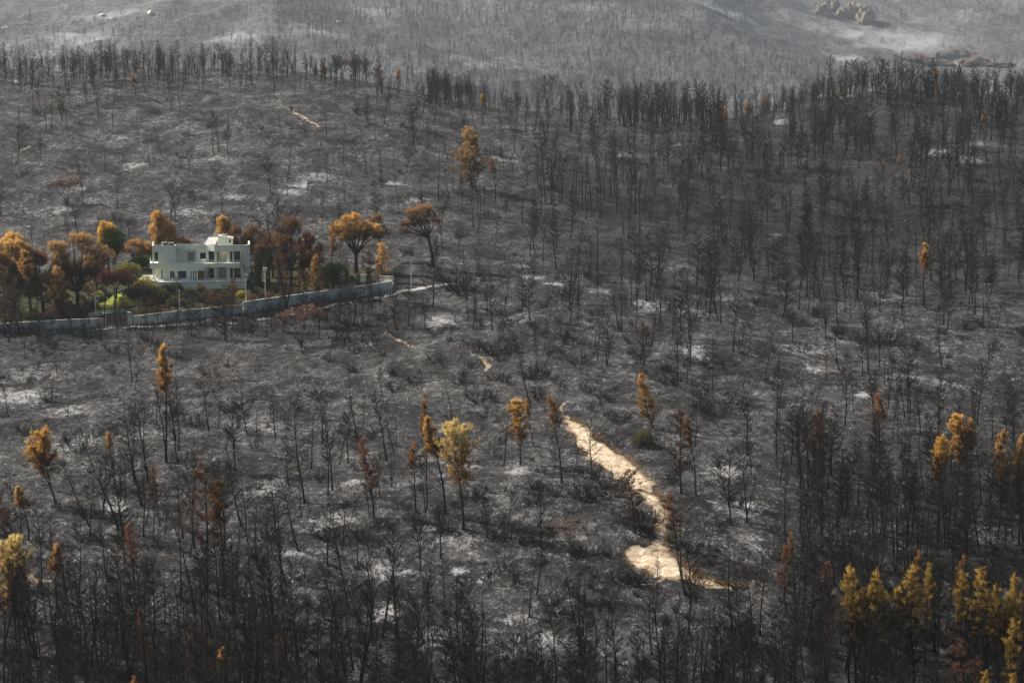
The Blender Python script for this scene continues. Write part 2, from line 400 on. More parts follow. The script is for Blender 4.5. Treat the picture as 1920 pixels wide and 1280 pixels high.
def bark_material(name, c0, c1):
    m, t, p, out = nodes(name)
    tc = add(t, 'ShaderNodeTexCoord'); n = add(t, 'ShaderNodeTexNoise'); n.inputs['Scale'].default_value = 2.5; n.inputs['Detail'].default_value = 5
    t.links.new(tc.outputs['Object'], n.inputs['Vector'])
    oi = add(t, 'ShaderNodeObjectInfo'); ad = add(t, 'ShaderNodeMath', operation='ADD'); t.links.new(n.outputs['Fac'], ad.inputs[0])
    mu = add(t, 'ShaderNodeMath', operation='MULTIPLY_ADD'); mu.inputs[1].default_value = .5; mu.inputs[2].default_value = -.25; t.links.new(oi.outputs['Random'], mu.inputs[0]); t.links.new(mu.outputs[0], ad.inputs[1])
    r = add(t, 'ShaderNodeValToRGB'); r.color_ramp.elements[0].position = .3; r.color_ramp.elements[1].position = .75
    r.color_ramp.elements[0].color = c0 + (1,); r.color_ramp.elements[1].color = c1 + (1,)
    t.links.new(ad.outputs[0], r.inputs[0]); t.links.new(r.outputs[0], p.inputs['Base Color']); p.inputs['Roughness'].default_value = .85
    return m
def leaf_material(name, trans=.35):
    m, t, p, out = nodes(name)
    at = add(t, 'ShaderNodeAttribute', attribute_name='tint')
    geo = add(t, 'ShaderNodeNewGeometry'); n = add(t, 'ShaderNodeTexNoise'); n.inputs['Scale'].default_value = 1.3; n.inputs['Detail'].default_value = 3
    t.links.new(geo.outputs['Position'], n.inputs['Vector'])
    r = add(t, 'ShaderNodeMapRange'); r.inputs[1].default_value = .3; r.inputs[2].default_value = .7; r.inputs[3].default_value = .7; r.inputs[4].default_value = 1.3
    t.links.new(n.outputs['Fac'], r.inputs[0])
    hsv = add(t, 'ShaderNodeHueSaturation'); t.links.new(at.outputs['Color'], hsv.inputs['Color']); t.links.new(r.outputs[0], hsv.inputs['Value'])
    t.links.new(hsv.outputs[0], p.inputs['Base Color']); p.inputs['Roughness'].default_value = .7
    tr = add(t, 'ShaderNodeBsdfTranslucent'); t.links.new(hsv.outputs[0], tr.inputs['Color'])
    mx = add(t, 'ShaderNodeMixShader'); mx.inputs[0].default_value = trans
    t.links.new(p.outputs[0], mx.inputs[1]); t.links.new(tr.outputs[0], mx.inputs[2]); t.links.new(mx.outputs[0], out.inputs[0])
    return m
M = {}
M['ground'] = ground_material()
M['bark'] = bark_material("charred bark", (.010, .0095, .009), (.030, .026, .023))
M['twig'] = bark_material("burnt twigs", (.013, .0125, .012), (.038, .035, .031))
M['twig_brown'] = bark_material("scorched brown twigs", (.024, .018, .014), (.062, .040, .029))
M['shrubtwig'] = bark_material("burnt shrub stems", (.012, .012, .0125), (.040, .039, .037))
M['leaf'] = leaf_material("scorched needles", .5)
M['green'] = leaf_material("garden leaves", .30)

# ------------------------------------------------------------------ ground sheets
def build_ground():
    nr, nc = XG.shape
    V = np.stack([XG, YG, ZG], -1).reshape(-1, 3)
    idx = np.arange(nr * nc).reshape(nr, nc)
    Q = np.stack([idx[:-1, :-1], idx[:-1, 1:], idx[1:, 1:], idx[1:, :-1]], -1)
    pa = np.stack([SAND, ASH, BROWN, ROAD], -1).reshape(-1, 4).astype(np.float32)
    def avg(A): return (A[:-1, :-1] + A[1:, 1:] + A[1:, :-1] + A[:-1, 1:]) / 4
    kind = np.zeros(Q.shape[:2], dtype=int)
    kind[avg(SAND_WEAK) > .4] = 2
    kind[avg(SAND_STRONG) > .4] = 1
    kind[avg(ROAD) > .45] = 3
    dc = np.broadcast_to(((DR[:-1] + DR[1:]) / 2)[:, None], kind.shape)
    kind[dc > 1200] = 4
    for k, nm in ((0, 'ground'), (1, 'sandy_track'), (2, 'footpath'), (3, 'road'), (4, 'hills')):
        q = Q[kind == k]
        if len(q) == 0: continue
        used, inv = np.unique(q.ravel(), return_inverse=True)
        me = np_mesh(nm, V[used], inv.reshape(-1, 4), (M['ground'],), smooth=True)
        a = me.color_attributes.new('paint', 'FLOAT_COLOR', 'POINT'); a.data.foreach_set('color', pa[used].ravel())
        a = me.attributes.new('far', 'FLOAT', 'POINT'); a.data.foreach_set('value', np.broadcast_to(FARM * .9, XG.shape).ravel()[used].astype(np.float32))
        a = me.attributes.new('char', 'FLOAT', 'POINT'); a.data.foreach_set('value', CHAR_SHADE.ravel()[used].astype(np.float32))
        tag(link(nm, me), kind='structure')
build_ground()

# ------------------------------------------------------------------ plant meshes
class Acc:
    """collects triangles of several kinds of material"""
    def __init__(s): s.V = []; s.F = []; s.n = 0; s.C = []
    def put(s, V, Fc, col=(1, 1, 1)):
        V = np.asarray(V, float); s.V.append(V); s.F.append(np.asarray(Fc) + s.n); s.n += len(V)
        c = np.asarray(col, float); s.C.append(np.broadcast_to(c, (len(V), 3)) if c.ndim == 1 else c)
    def tube(s, pts, rad, sides=4, col=(1, 1, 1)):
        pts = np.asarray(pts, float); n = len(pts)
        d = np.gradient(pts, axis=0); d /= np.linalg.norm(d, axis=1)[:, None] + 1e-9
        ref = np.array([0.31, .95, .05]) if abs(d[0][2]) > .7 else np.array([0, 0, 1.])
        a = np.cross(d, ref); a /= np.linalg.norm(a, axis=1)[:, None] + 1e-9; b = np.cross(d, a)
        th = np.arange(sides) * 2 * math.pi / sides
        V = pts[:, None, :] + np.asarray(rad)[:, None, None] * (np.cos(th)[None, :, None] * a[:, None, :] + np.sin(th)[None, :, None] * b[:, None, :])
        V = V.reshape(-1, 3); T = []
        for k in range(n - 1):
            for i in range(sides):
                p, q = k * sides + i, k * sides + (i + 1) % sides
                T += [(p, q, q + sides), (p, q + sides, p + sides)]
        s.put(V, T, col)
    def blades(s, P, Dv, L, W, rng, col):
        """thin pointed triangles from P along Dv"""
        n = len(P); Dv = Dv / (np.linalg.norm(Dv, axis=1)[:, None] + 1e-9)
        rv = rng.normal(size=(n, 3)); sd_ = np.cross(Dv, rv); sd_ /= np.linalg.norm(sd_, axis=1)[:, None] + 1e-9
        W = np.broadcast_to(W, (n,))[:, None]; L = np.broadcast_to(L, (n,))[:, None]
        V = np.stack([P - sd_ * W / 2, P + sd_ * W / 2, P + Dv * L], 1).reshape(-1, 3)
        T = np.arange(3 * n).reshape(n, 3)
        c = np.asarray(col, float)
        if c.ndim == 2: c = np.repeat(c, 3, axis=0)
        s.put(V, T, c)
    def mesh(s, name, mat):
        if not s.V: return None
        return np_mesh(name, np.concatenate(s.V), np.concatenate(s.F), (mat,), cols=np.concatenate(s.C))
def lerp(a, b, t): return np.asarray(a)[None, :] * (1 - t)[:, None] + np.asarray(b)[None, :] * t[:, None]

GOLD = (.55, .31, .065); ORANGE = (.46, .19, .04); RUST = (.18, .085, .04); BROWN_ = (.085, .048, .028); DARK = (.035, .025, .018)
YGREEN = (.25, .27, .04); GREEN = (.055, .105, .022); DGREEN = (.022, .045, .014); PLUM = (.085, .025, .022); OLIVE = (.10, .11, .04); PALE = (.50, .42, .17)

def pine(seed, H=9., c0=.3, cw=.2, nl=44, nt=32, up=.8, bend=.02, fork=0, prof='cone', fol=None, twl=.62, tww=.0145, trunk_r=.125, mat='twig'):
    """trunk mesh, branch mesh, foliage mesh. fol=(from, to, tufts per limb, top colour, low colour, tuft size)"""
    rng = np.random.default_rng(seed)
    tr, br, fo = Acc(), Acc(), Acc()
    def stem(base, top, r0, r1, nseg=9, wob=bend):
        t = np.linspace(0, 1, nseg)
        p = np.asarray(base)[None, :] * (1 - t)[:, None] + np.asarray(top)[None, :] * t[:, None]
        ph = rng.uniform(0, 6.28, 4)
        p[:, 0] += wob * H * (np.sin(t * 5 + ph[0]) - math.sin(ph[0])) * (1 - .3 * t) + wob * .35 * H * np.sin(t * 13 + ph[2]) * t
        p[:, 1] += wob * H * (np.sin(t * 4 + ph[1]) - math.sin(ph[1])) * (1 - .3 * t)
        r = r0 + (r1 - r0) * t ** .8; r[0] *= 1.5
        return p, r
    stems = []
    top = np.array([rng.normal(0, .02) * H, rng.normal(0, .02) * H, H])
    p, r = stem((0, 0, -.5), top, trunk_r, .014); tr.tube(p, r, 6); stems.append((p, r, c0, 1.0))
    for k in range(fork):
        t0 = rng.uniform(.12, .4); b = np.array([np.interp(t0, np.linspace(0, 1, 9), p[:, i]) for i in range(3)])
        az = rng.uniform(0, 6.28) if fork > 1 else (0 if rng.random() < .5 else math.pi)
        hh = H * rng.uniform(.78, .97)
        tp = np.array([math.cos(az) * H * cw * rng.uniform(.5, .9), math.sin(az) * H * cw * .6, hh])
        q, rr = stem(b, tp, trunk_r * .62, .012, 8, bend * .8); tr.tube(q, rr, 5); stems.append((q, rr, max(c0, t0 + .12), .8))
    nls = [nl] + [int(nl * .55)] * fork
    for (p, r, cc, ww), n in zip(stems, nls):
        ts = np.linspace(0, 1, len(p)); z0 = p[0][2]
        for k in range(n):
            tt = (k + rng.uniform(0, 1)) / n; 
            if prof == 'cone': pr = (1 - tt) ** .75 * min(1, tt * 6 + .35) + .05
            elif prof == 'oval': pr = math.sin(math.pi * min(1, max(.06, tt * .93 + .05))) ** .6
            elif prof == 'spike': pr = .35 + .5 * (1 - tt) * (1 if rng.random() < .5 else .4)
            else: pr = (.35 + .65 * tt) * (1 if tt < .9 else .7)          # spreading
            t = cc + (1 - cc) * tt * .985
            b = np.array([np.interp(t, ts, p[:, i]) for i in range(3)])
            az = rng.uniform(0, 6.28); L = cw * H * pr * ww * rng.uniform(.55, 1.1)
            u0 = up * rng.uniform(.3, 1.3)
            d = np.array([math.cos(az), math.sin(az), u0]); d /= np.linalg.norm(d)
            d2 = d + np.array([0, 0, rng.uniform(.3, .9)]) + rng.normal(0, .15, 3)
            pts = np.array([b, b + d * L * .4, b + d * L * .7 + d2 * L * .05, b + d * L * .72 + d2 * L * .3])
            pts[1:3] += rng.normal(0, .03 * L, (2, 3))
            r0 = .012 + .022 * (1 - tt) * min(1, L / 1.5)
            br.tube(pts, [r0, r0 * .7, r0 * .5, .004], 3)
            m = int(nt * (.4 + .6 * pr) * rng.uniform(.7, 1.2)); s = rng.uniform(.15, 1, m) ** .8
            P = np.stack([np.interp(s, [0, .4, .75, 1], pts[:, i]) for i in range(3)], 1)
            Dv = d[None, :] * .8 + rng.normal(0, .42, (m, 3)) + np.array([0, 0, .5])
            br.blades(P, Dv, rng.uniform(.35, 1.15, m) * twl * min(1, .45 + L / 2.5), tww, rng, (1, 1, 1))
            if fol:
                f0, f1, nf, ct, cb, fs = fol
                if f0 <= t <= f1 + .02:
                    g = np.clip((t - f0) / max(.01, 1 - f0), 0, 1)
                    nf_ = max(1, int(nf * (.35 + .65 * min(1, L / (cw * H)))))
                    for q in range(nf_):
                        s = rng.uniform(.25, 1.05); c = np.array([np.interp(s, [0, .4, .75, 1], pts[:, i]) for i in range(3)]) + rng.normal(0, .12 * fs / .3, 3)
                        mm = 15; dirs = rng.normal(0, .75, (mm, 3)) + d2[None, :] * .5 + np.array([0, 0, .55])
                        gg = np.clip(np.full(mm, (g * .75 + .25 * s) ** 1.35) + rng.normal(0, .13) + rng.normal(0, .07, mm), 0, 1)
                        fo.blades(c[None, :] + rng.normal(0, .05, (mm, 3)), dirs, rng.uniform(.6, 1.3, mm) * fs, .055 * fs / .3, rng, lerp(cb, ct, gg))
    return tr.mesh('trunk', M['bark']), br.mesh('crown', M[mat]), fo.mesh('foliage', M['leaf'])

def env_lobes(seed, n, w, z0, z1, r0, r1, x0=0.0, flat=.75):
    q = np.random.default_rng(seed); out = []
    for k in range(n):
        t = q.uniform(0, 1); zz = z0 + (z1 - z0) * t; ww = w * math.sin(math.pi * min(.96, .22 + t * .72)) ** .7
        r = q.uniform(r0, r1); out.append((x0 * t + q.uniform(-1, 1) * ww, q.uniform(-.7, .7) * ww, zz, r, r * flat))
    out.append((x0, 0, z1, r0 * .9, r0 * 1.0)); return out
def lobed(seed, H, lobes, ct, cb, n=55, fs=.3, trunk_r=.2, leafm='leaf', fork_z=.3, jit=1.0, stems=True):
    """broad crowned tree: limbs run to lobes of foliage. lobes = [(x,y,z,rx,rz)] in metres"""
    rng = np.random.default_rng(seed); tr, br, fo = Acc(), Acc(), Acc()
    zs = [l[2] for l in lobes]; zmax = max(l[2] + l[4] for l in lobes); zmin = min(l[2] - l[4] for l in lobes)
    b = np.array([0, 0, H * fork_z]); lean = np.mean([l[0] for l in lobes]) * .35
    b[0] = lean
    if stems:
        tr.tube([(0, 0, -.5), (lean * .25, 0, H * fork_z * .5), tuple(b)], [trunk_r * 1.3, trunk_r, trunk_r * .85], 7)
    for (x, y, z, rx, rz) in lobes:
        tone = rng.normal(0, .16)
        mid_ = (b + np.array([x, y, z])) / 2 + rng.normal(0, .25, 3) * H * .05
        if stems: br.tube([b * .98, mid_, (x, y, z), (x * 1.05, y, z + rz * .7)], [trunk_r * .55, trunk_r * .35, trunk_r * .18, .02], 4)
        nn = int(n * rx * rx ** .3 * (.6 + rz)) + 8
        th = rng.uniform(0, 6.28, nn); cz = rng.uniform(-.75, 1, nn); rr = np.sqrt(1 - cz ** 2); rad = rng.uniform(.5, 1.0, nn) ** .5 * (1 + .22 * jit * np.sin(th * 3 + x * 5) * rr)
        C = np.stack([x + np.cos(th) * rr * rx * rad, y + np.sin(th) * rr * rx * rad, z + cz * rz * rad], 1)
        O = np.stack([np.cos(th) * rr, np.sin(th) * rr, cz + .25], 1)
        if stems:
            k = rng.choice(nn, min(nn, 14), replace=False)
            for i in k: br.tube([(x, y, z), tuple((C[i] + (x, y, z)) / 2 + rng.normal(0, .1, 3)), tuple(C[i])], [.03, .018, .006], 3)
        mm = 14
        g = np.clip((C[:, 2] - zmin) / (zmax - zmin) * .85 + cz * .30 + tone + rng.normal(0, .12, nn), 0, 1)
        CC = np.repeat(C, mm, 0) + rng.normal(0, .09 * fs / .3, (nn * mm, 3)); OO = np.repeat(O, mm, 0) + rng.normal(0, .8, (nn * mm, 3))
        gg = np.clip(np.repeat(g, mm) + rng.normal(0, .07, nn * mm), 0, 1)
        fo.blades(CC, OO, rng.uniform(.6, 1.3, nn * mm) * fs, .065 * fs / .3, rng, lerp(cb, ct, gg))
    return (tr.mesh('trunk', M['bark']), br.mesh('crown', M['twig']), fo.mesh('foliage', M[leafm]))

def shrub(seed, H=1.7, Wd=1.2, n=16, nt=22, upr=1.3, mat='shrubtwig', tww=.013):
    rng = np.random.default_rng(seed); a = Acc(); n = max(9, n // 2)
    for k in range(n):
        az = rng.uniform(0, 6.28); sp_ = rng.uniform(.1, 1) ** .6 * Wd
        b = np.array([rng.normal(0, .16), rng.normal(0, .16), -.15]); h = H * rng.uniform(.5, .95) * (1 - .3 * (sp_ / Wd) ** 2)
        e = np.array([math.cos(az) * sp_, math.sin(az) * sp_, h]); m1 = b + (e - b) * [.62, .62, .38] + rng.normal(0, .09, 3)
        pts = np.array([b, m1, e]); a.tube(pts, [.026, .016, .004], 3)
        for q in range(4):
            s = rng.uniform(.25, .9); c = np.array([np.interp(s, [0, .5, 1], pts[:, i]) for i in range(3)])
            d = (e - b) / np.linalg.norm(e - b) * .5 + rng.normal(0, .5, 3) + np.array([0, 0, .5]); L = H * rng.uniform(.15, .38)
            f = c + d / np.linalg.norm(d) * L; a.tube([c, (c + f) / 2 + rng.normal(0, .03, 3), f], [.011, .008, .003], 3)
            m = nt // 2; t = rng.uniform(.2, 1, m)[:, None]; P = c[None, :] * (1 - t) + f[None, :] * t
            a.blades(P, d[None, :] + rng.normal(0, .75, (m, 3)) + np.array([0, 0, .35]), rng.uniform(.12, .34, m) * H * .6, tww, rng, (1, 1, 1))
    return a.mesh('burnt_shrub', M[mat])

def bush(seed, rx, rz, ct, cb, n=120, fs=.18, matn='green', flowers=None):
    rng = np.random.default_rng(seed); a = Acc()
    for i in range(5):
        az = rng.uniform(0, 6.28); a.tube([(0, 0, -.3), (math.cos(az) * rx * .3, math.sin(az) * rx * .3, rz * .5), (math.cos(az) * rx * .6, math.sin(az) * rx * .6, rz * 1.1)], [.05, .03, .01], 3, (.05, .035, .02))
    nn = n; th = rng.uniform(0, 6.28, nn); cz = rng.uniform(0, 1, nn); rr = np.sqrt(1 - cz ** 2)
    rad = rng.uniform(.6, 1.0, nn) ** .5 * (1 + .15 * np.sin(th * 3 + seed) + .1 * np.sin(th * 5 + cz * 4))
    C = np.stack([np.cos(th) * rr * rx * rad, np.sin(th) * rr * rx * rad, cz * rz * 1.6 * rad + .1], 1)
    O = np.stack([np.cos(th) * rr, np.sin(th) * rr, cz + .3], 1); mm = 14
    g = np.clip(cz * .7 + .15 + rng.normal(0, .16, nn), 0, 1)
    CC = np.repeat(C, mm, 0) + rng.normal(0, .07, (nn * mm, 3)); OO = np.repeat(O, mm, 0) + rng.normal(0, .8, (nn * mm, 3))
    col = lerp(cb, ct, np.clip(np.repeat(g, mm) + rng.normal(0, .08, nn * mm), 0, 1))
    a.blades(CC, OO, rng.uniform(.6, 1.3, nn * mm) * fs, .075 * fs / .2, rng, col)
    if flowers:
        k = rng.choice(nn, nn // 4, replace=False)
        FC = np.repeat(C[k] * 1.03, 5, 0) + rng.normal(0, .04, (len(k) * 5, 3))
        a.blades(FC, rng.normal(0, 1, (len(k) * 5, 3)), .14, .12, rng, flowers)
    return a.mesh('bush', M[matn])

# burnt pine kinds: S slim, W wide, B nearly bare stem, V several stems, T thick crown, P spreading
PROTO = {}
def mk(key, *ms): PROTO[key] = [m for m in ms if m is not None]
for k in range(5): mk('S%d' % k, *pine(100 + k, c0=.34 + .05 * (k % 3), cw=.155, nl=46, nt=54, prof='cone' if k % 2 else 'oval', bend=.012 + .004 * k, mat='twig' if k != 3 else 'twig_brown'))
for k in range(4): mk('W%d' % k, *pine(120 + k, c0=.24, cw=.27, nl=52, nt=64, prof='oval', up=.7, bend=.02, fork=k % 2, mat='twig' if k != 2 else 'twig_brown'))
for k in range(4): mk('B%d' % k, *pine(140 + k, c0=.25, cw=.10, nl=26, nt=18, prof='spike', bend=.02, twl=.5))
for k in range(3): mk('V%d' % k, *pine(160 + k, c0=.22, cw=.30, nl=26, nt=42, prof='spread', up=1.2, bend=.022, fork=2 + k % 2))
for k in range(3): mk('T%d' % k, *pine(180 + k, c0=.2, cw=.22, nl=64, nt=78, prof='cone', up=.4, tww=.018, mat='twig'))
for k in range(2): mk('P%d' % k, *pine(200 + k, c0=.35, cw=.32, nl=36, nt=54, prof='spread', up=.5, bend=.035, fork=1))

def join_meshes(name, ms):
    """several meshes into one with their materials"""
    Vs, Fs, mi, mats, cs, n = [], [], [], [], [], 0
    for k, me in enumerate(ms):
        v = np.zeros(len(me.vertices) * 3, dtype=np.float32); me.vertices.foreach_get('co', v)
        f = np.zeros(len(me.loops), dtype=np.int32); me.loops.foreach_get('vertex_index', f)
        c = np.ones((len(me.vertices), 4), dtype=np.float32).ravel()
        if 'tint' in me.color_attributes: me.color_attributes['tint'].data.foreach_get('color', c)
        Vs.append(v.reshape(-1, 3)); Fs.append(f.reshape(-1, 3) + n); n += len(v) // 3; mi += [k] * (len(f) // 3); mats.append(me.materials[0]); cs.append(c.reshape(-1, 4)[:, :3])
    return np_mesh(name, np.concatenate(Vs), np.concatenate(Fs), mats, mi, np.concatenate(cs))

def scatter_object(name, protos, pts, rots, scls, idxs, label=None):
    """one object that stands many alike pieces on its points"""
    me = bpy.data.meshes.new(name); me.vertices.add(len(pts)); me.vertices.foreach_set('co', np.asarray(pts, dtype=np.float32).ravel())
    a = me.attributes.new('rot', 'FLOAT_VECTOR', 'POINT'); a.data.foreach_set('vector', np.asarray(rots, dtype=np.float32).ravel())
    a = me.attributes.new('scl', 'FLOAT_VECTOR', 'POINT'); a.data.foreach_set('vector', np.asarray(scls, dtype=np.float32).ravel())
    a = me.attributes.new('idx', 'INT', 'POINT'); a.data.foreach_set('value', np.asarray(idxs, dtype=np.int32))
    o = link(name, me)
    ng = bpy.data.node_groups.new(name + ' nodes', 'GeometryNodeTree')
    ng.interface.new_socket('Geometry', in_out='INPUT', socket_type='NodeSocketGeometry'); ng.interface.new_socket('Geometry', in_out='OUTPUT', socket_type='NodeSocketGeometry')
    gi = ng.nodes.new('NodeGroupInput'); go = ng.nodes.new('NodeGroupOutput'); io = ng.nodes.new('GeometryNodeInstanceOnPoints')
    j = ng.nodes.new('GeometryNodeJoinGeometry')
    for pm in reversed(protos):
        po = bpy.data.objects.new(pm.name + '_source', pm)
        oi = ng.nodes.new('GeometryNodeObjectInfo'); oi.inputs['Object'].default_value = po; oi.inputs['As Instance'].default_value = True
        ng.links.new(oi.outputs['Geometry'], j.inputs[0])
    def attr(nm, dt):
        n = ng.nodes.new('GeometryNodeInputNamedAttribute'); n.data_type = dt; n.inputs[0].default_value = nm; return n.outputs[0]
    ng.links.new(gi.outputs[0], io.inputs['Points']); ng.links.new(j.outputs[0], io.inputs['Instance'])
    io.inputs['Pick Instance'].default_value = True
    ng.links.new(attr('idx', 'INT'), io.inputs['Instance Index'])
    er = ng.nodes.new('FunctionNodeEulerToRotation'); ng.links.new(attr('rot', 'FLOAT_VECTOR'), er.inputs[0]); ng.links.new(er.outputs[0], io.inputs['Rotation'])
    ng.links.new(attr('scl', 'FLOAT_VECTOR'), io.inputs['Scale']); ng.links.new(io.outputs[0], go.inputs[0])
    md = o.modifiers.new('scatter', 'NODES'); md.node_group = ng
    tag(o, label, kind='stuff')
    return o

# ------------------------------------------------------------------ solid building helpers
def boxes_mesh(name, bxs, mat, bev=0.0):
    """bxs = list of (x0,x1,y0,y1,z0,z1)"""
    V, Fq = [], []
    for (x0, x1, y0, y1, z0, z1) in bxs:
        n = len(V); V += [(x0,y0,z0),(x1,y0,z0),(x1,y1,z0),(x0,y1,z0),(x0,y0,z1),(x1,y0,z1),(x1,y1,z1),(x0,y1,z1)]
        Fq += [(n,n+3,n+2,n+1),(n+4,n+5,n+6,n+7),(n,n+1,n+5,n+4),(n+1,n+2,n+6,n+5),(n+2,n+3,n+7,n+6),(n+3,n,n+4,n+7)]
    return np_mesh(name, V, Fq, (mat,))
def prism_vf(fp, z0, z1):
    n = len(fp); z1 = z1 if hasattr(z1, '__len__') else [z1] * n
    V = [(x, y, z0) for x, y in fp] + [(x, y, z) for (x, y), z in zip(fp, z1)]
    T = []
    for i in range(n):
        j = (i + 1) % n; T += [(i, j, j + n), (i, j + n, i + n)]
    for i in range(1, n - 1): T += [(0, i + 1, i), (n, n + i, n + i + 1)]
    return V, T
def prism(name, fp, z0, z1, mat):
    V, T = prism_vf(fp, z0, z1); return np_mesh(name, V, T, (mat,))
def wall_holes(x0, x1, z0, z1, y0, y1, holes):
    """boxes that leave the holes (hx0,hx1,hz0,hz1) open; holes do not overlap in x"""
    out = []; x = x0
    for (a, b, c, d) in sorted(holes):
        if a > x: out.append((x, a, y0, y1, z0, z1))
        if c > z0: out.append((a, b, y0, y1, z0, c))
        if d < z1: out.append((a, b, y0, y1, d, z1))
        x = b
    if x < x1: out.append((x, x1, y0, y1, z0, z1))
    return out

M['plaster'] = simple("pale green plaster", (.82, .86, .70), .85, .07, 1.2, .15, bump=.1, grime=(.74, .78, .63))
M['cream'] = simple("beige plaster", (.42, .40, .31), .85, .08, 1.2)
M['white'] = simple("white paint", (.74, .74, .71), .5, .05, 2)
M['glass'] = simple("dark window glass", (.028, .034, .036), .12, .3, .6, .5)
M['dark'] = simple("dark interior", (.035, .030, .027), .8, .3, 1)
M['brownwood'] = simple("brown timber", (.13, .065, .05), .6, .2, 3)
M['curtain'] = simple("pale curtain", (.42, .32, .29), .9, .15, 6)
M['wallpaint'] = simple("grey green boundary wall", (.56, .58, .51), .85, .25, .7, .15, bump=.15, grime=(.36, .38, .35))
M['coping'] = simple("pale coping stone", (.58, .57, .53), .8, .1, 3)
M['metal'] = simple("grey metal", (.45, .45, .44), .45, .1, 4, .5)
M['darkwood'] = simple("burnt timber pole", (.022, .019, .018), .8, .3, 4)
M['rust'] = simple("brown metal sheet", (.135, .085, .075), .6, .2, 2)
M['grass'] = simple("green lawn", (.15, .20, .03), .9, .35, 1.1, .1, bump=.3, grime=(.50, .38, .05))
M['mulch'] = simple("garden soil", (.045, .042, .022), .95, .4, 1.6, .1, bump=.4, grime=(.055, .075, .02))
M['rock'] = simple("weathered rock", (.22, .19, .14), .9, .3, .35, .1, bump=.9, grime=(.16, .14, .12))
M['whiterock'] = simple("pale limestone", (.62, .60, .56), .9, .15, .8, .1, bump=.5)
M['earth'] = simple("dug brown earth", (.115, .078, .062), .95, .35, .25, .1, bump=.8, grime=(.05, .042, .038))

# ------------------------------------------------------------------ the villa
villa = empty('villa', hw(0, 0, 0), HROT)
tag(villa, "pale green two storey modern villa with flat roof and balconies, standing in its garden", "house")
def vp(name, me, parent=villa, label=None):
    o = link(name, me, parent)
    if label: o['label'] = label
    return o
W_ = []
# left block
W_ += [(1.1, 4.3, 0, 8, 2.1, 5.2), (0, 4.3, 0, .2, 5.2, 6.2), (0, .2, .2, 8, 5.2, 6.2), (4.1, 4.3, .2, 2.3, 5.2, 6.2), (0, 1.1, 0, 8, 5.1, 5.2), (0, .22, 0, .22, 3.1, 5.1), (0, 1.1, 2.2, 8, 3.1, 5.1), (-.02, 1.1, -.02, 7.9, 2.1, 3.1)]
W_ += [(1.1, 2.75, 1.0, 9, -.3, 2.1)] if False else wall_holes(1.1, 2.76, -.3, 2.1, 1.0, 1.2, [(1.5, 1.86, .02, 1.7)])
W_ += [(0, .33, .05, .38, -.3, 2.1), (.35, 1.1, 4.0, 4.3, -.3, 2.1)]
# lower central block
W_ += wall_holes(2.78, 9.55, -.3, 2.9, -1.0, -.75, [(3.15, 4.05, .27, 1.66), (4.6, 6.25, .2, 1.66), (6.98, 7.14, -.1, 1.6), (7.4, 7.6, -.1, 1.6), (7.84, 8.0, -.1, 1.6), (8.3, 9.5, -.1, 1.6)])
W_ += [(2.78, 3.0, -.75, 1.0, -.3, 2.9), (9.3, 9.55, -.75, 1.5, 1.6, 2.9), (2.78, 9.55, -1.0, -.8, 2.9, 3.12)]
# recessed upper wall
W_ += wall_holes(4.3, 8.0, 3.0, 6.2, 2.2, 2.45, [(6.45, 7.65, 3.1, 4.75)])
W_ += [(8.0, 8.38, 1.5, 2.2, 3.0, 6.2)]
W_ += wall_holes(8.38, 9.9, 3.0, 6.2, 1.2, 1.45, [(8.72, 9.86, 3.55, 4.8)])
# right upper
W_ += [(11.42, 16.45, -.3, -.05, 5.1, 6.2), (11.42, 11.85, -.28, .15, 3.0, 5.1), (13.7, 14.25, -.28, .15, 3.0, 5.1), (9.9, 10.32, 1.0, 1.4, 3.0, 5.1), (9.9, 11.0, 1.9, 2.1, 3.0, 5.2)]
W_ += [(16.3, 16.75, -.3, 1.0, 2.0, 5.1)]
# lower right
W_ += wall_holes(9.55, 16.9, -.3, 2.35, 1.5, 1.75, [(10.3, 11.3, .0, 1.7), (14.25, 16.2, .0, 1.75)])
W_ += [(11.35, 11.75, -.3, .1, -.3, 2.3), (13.65, 14.2, -.3, .1, -.3, 2.3), (16.4, 16.9, -.2, 1.5, -.3, 2.0), (16.9, 17.7, .6, 8.5, -.3, 1.95)]
# body behind
W_ += [(4.3, 16.4, 2.5, 8, 2.5, 5.2), (2.8, 16.8, 3.8, 8, -.3, 2.5)]
vp('wall', boxes_mesh('wall', W_, M['plaster']))
arc = [(16.4, -.3), (16.75, -.3)] + [(16.75 + 1.3 * math.sin(t), -.3 + 3.6 * (1 - math.cos(t))) for t in np.linspace(.15, 1.57, 9)] + [(18.05, 8)]
arci = [(16.4, -.05), (16.75, -.05)] + [(16.75 + 1.05 * math.sin(t), -.05 + 3.4 * (1 - math.cos(t))) for t in np.linspace(.15, 1.57, 9)] + [(17.8, 8)]
def shell(o, i, z0, z1):
    n = len(o); V = [(x, y, z0) for x, y in o] + [(x, y, z0) for x, y in i] + [(x, y, z1) for x, y in o] + [(x, y, z1) for x, y in i]; T = []
    for k in range(n - 1): T += [(k, k+1, k+1+2*n, k+2*n), (k+n, k+3*n, k+1+3*n, k+1+n), (k+2*n, k+1+2*n, k+1+3*n, k+3*n), (k, k+n, k+1+n, k+1)]
    T += [(0, 2*n, 3*n, n), (n-1, 2*n-1, 4*n-1, 3*n-1)]
    return np_mesh('curved_wall', V, T, (M['plaster'],))
vp('wall', shell(arc, arci, 1.95, 6.2), label="curved right end wall of the villa")
vp('wall', prism('chamfered_wall', [(9.88, 1.15), (11.42, -.3), (11.42, -.05), (10.1, 1.35)], 5.1, 6.2, M['plaster']), label="slanted wall section catching the sun")
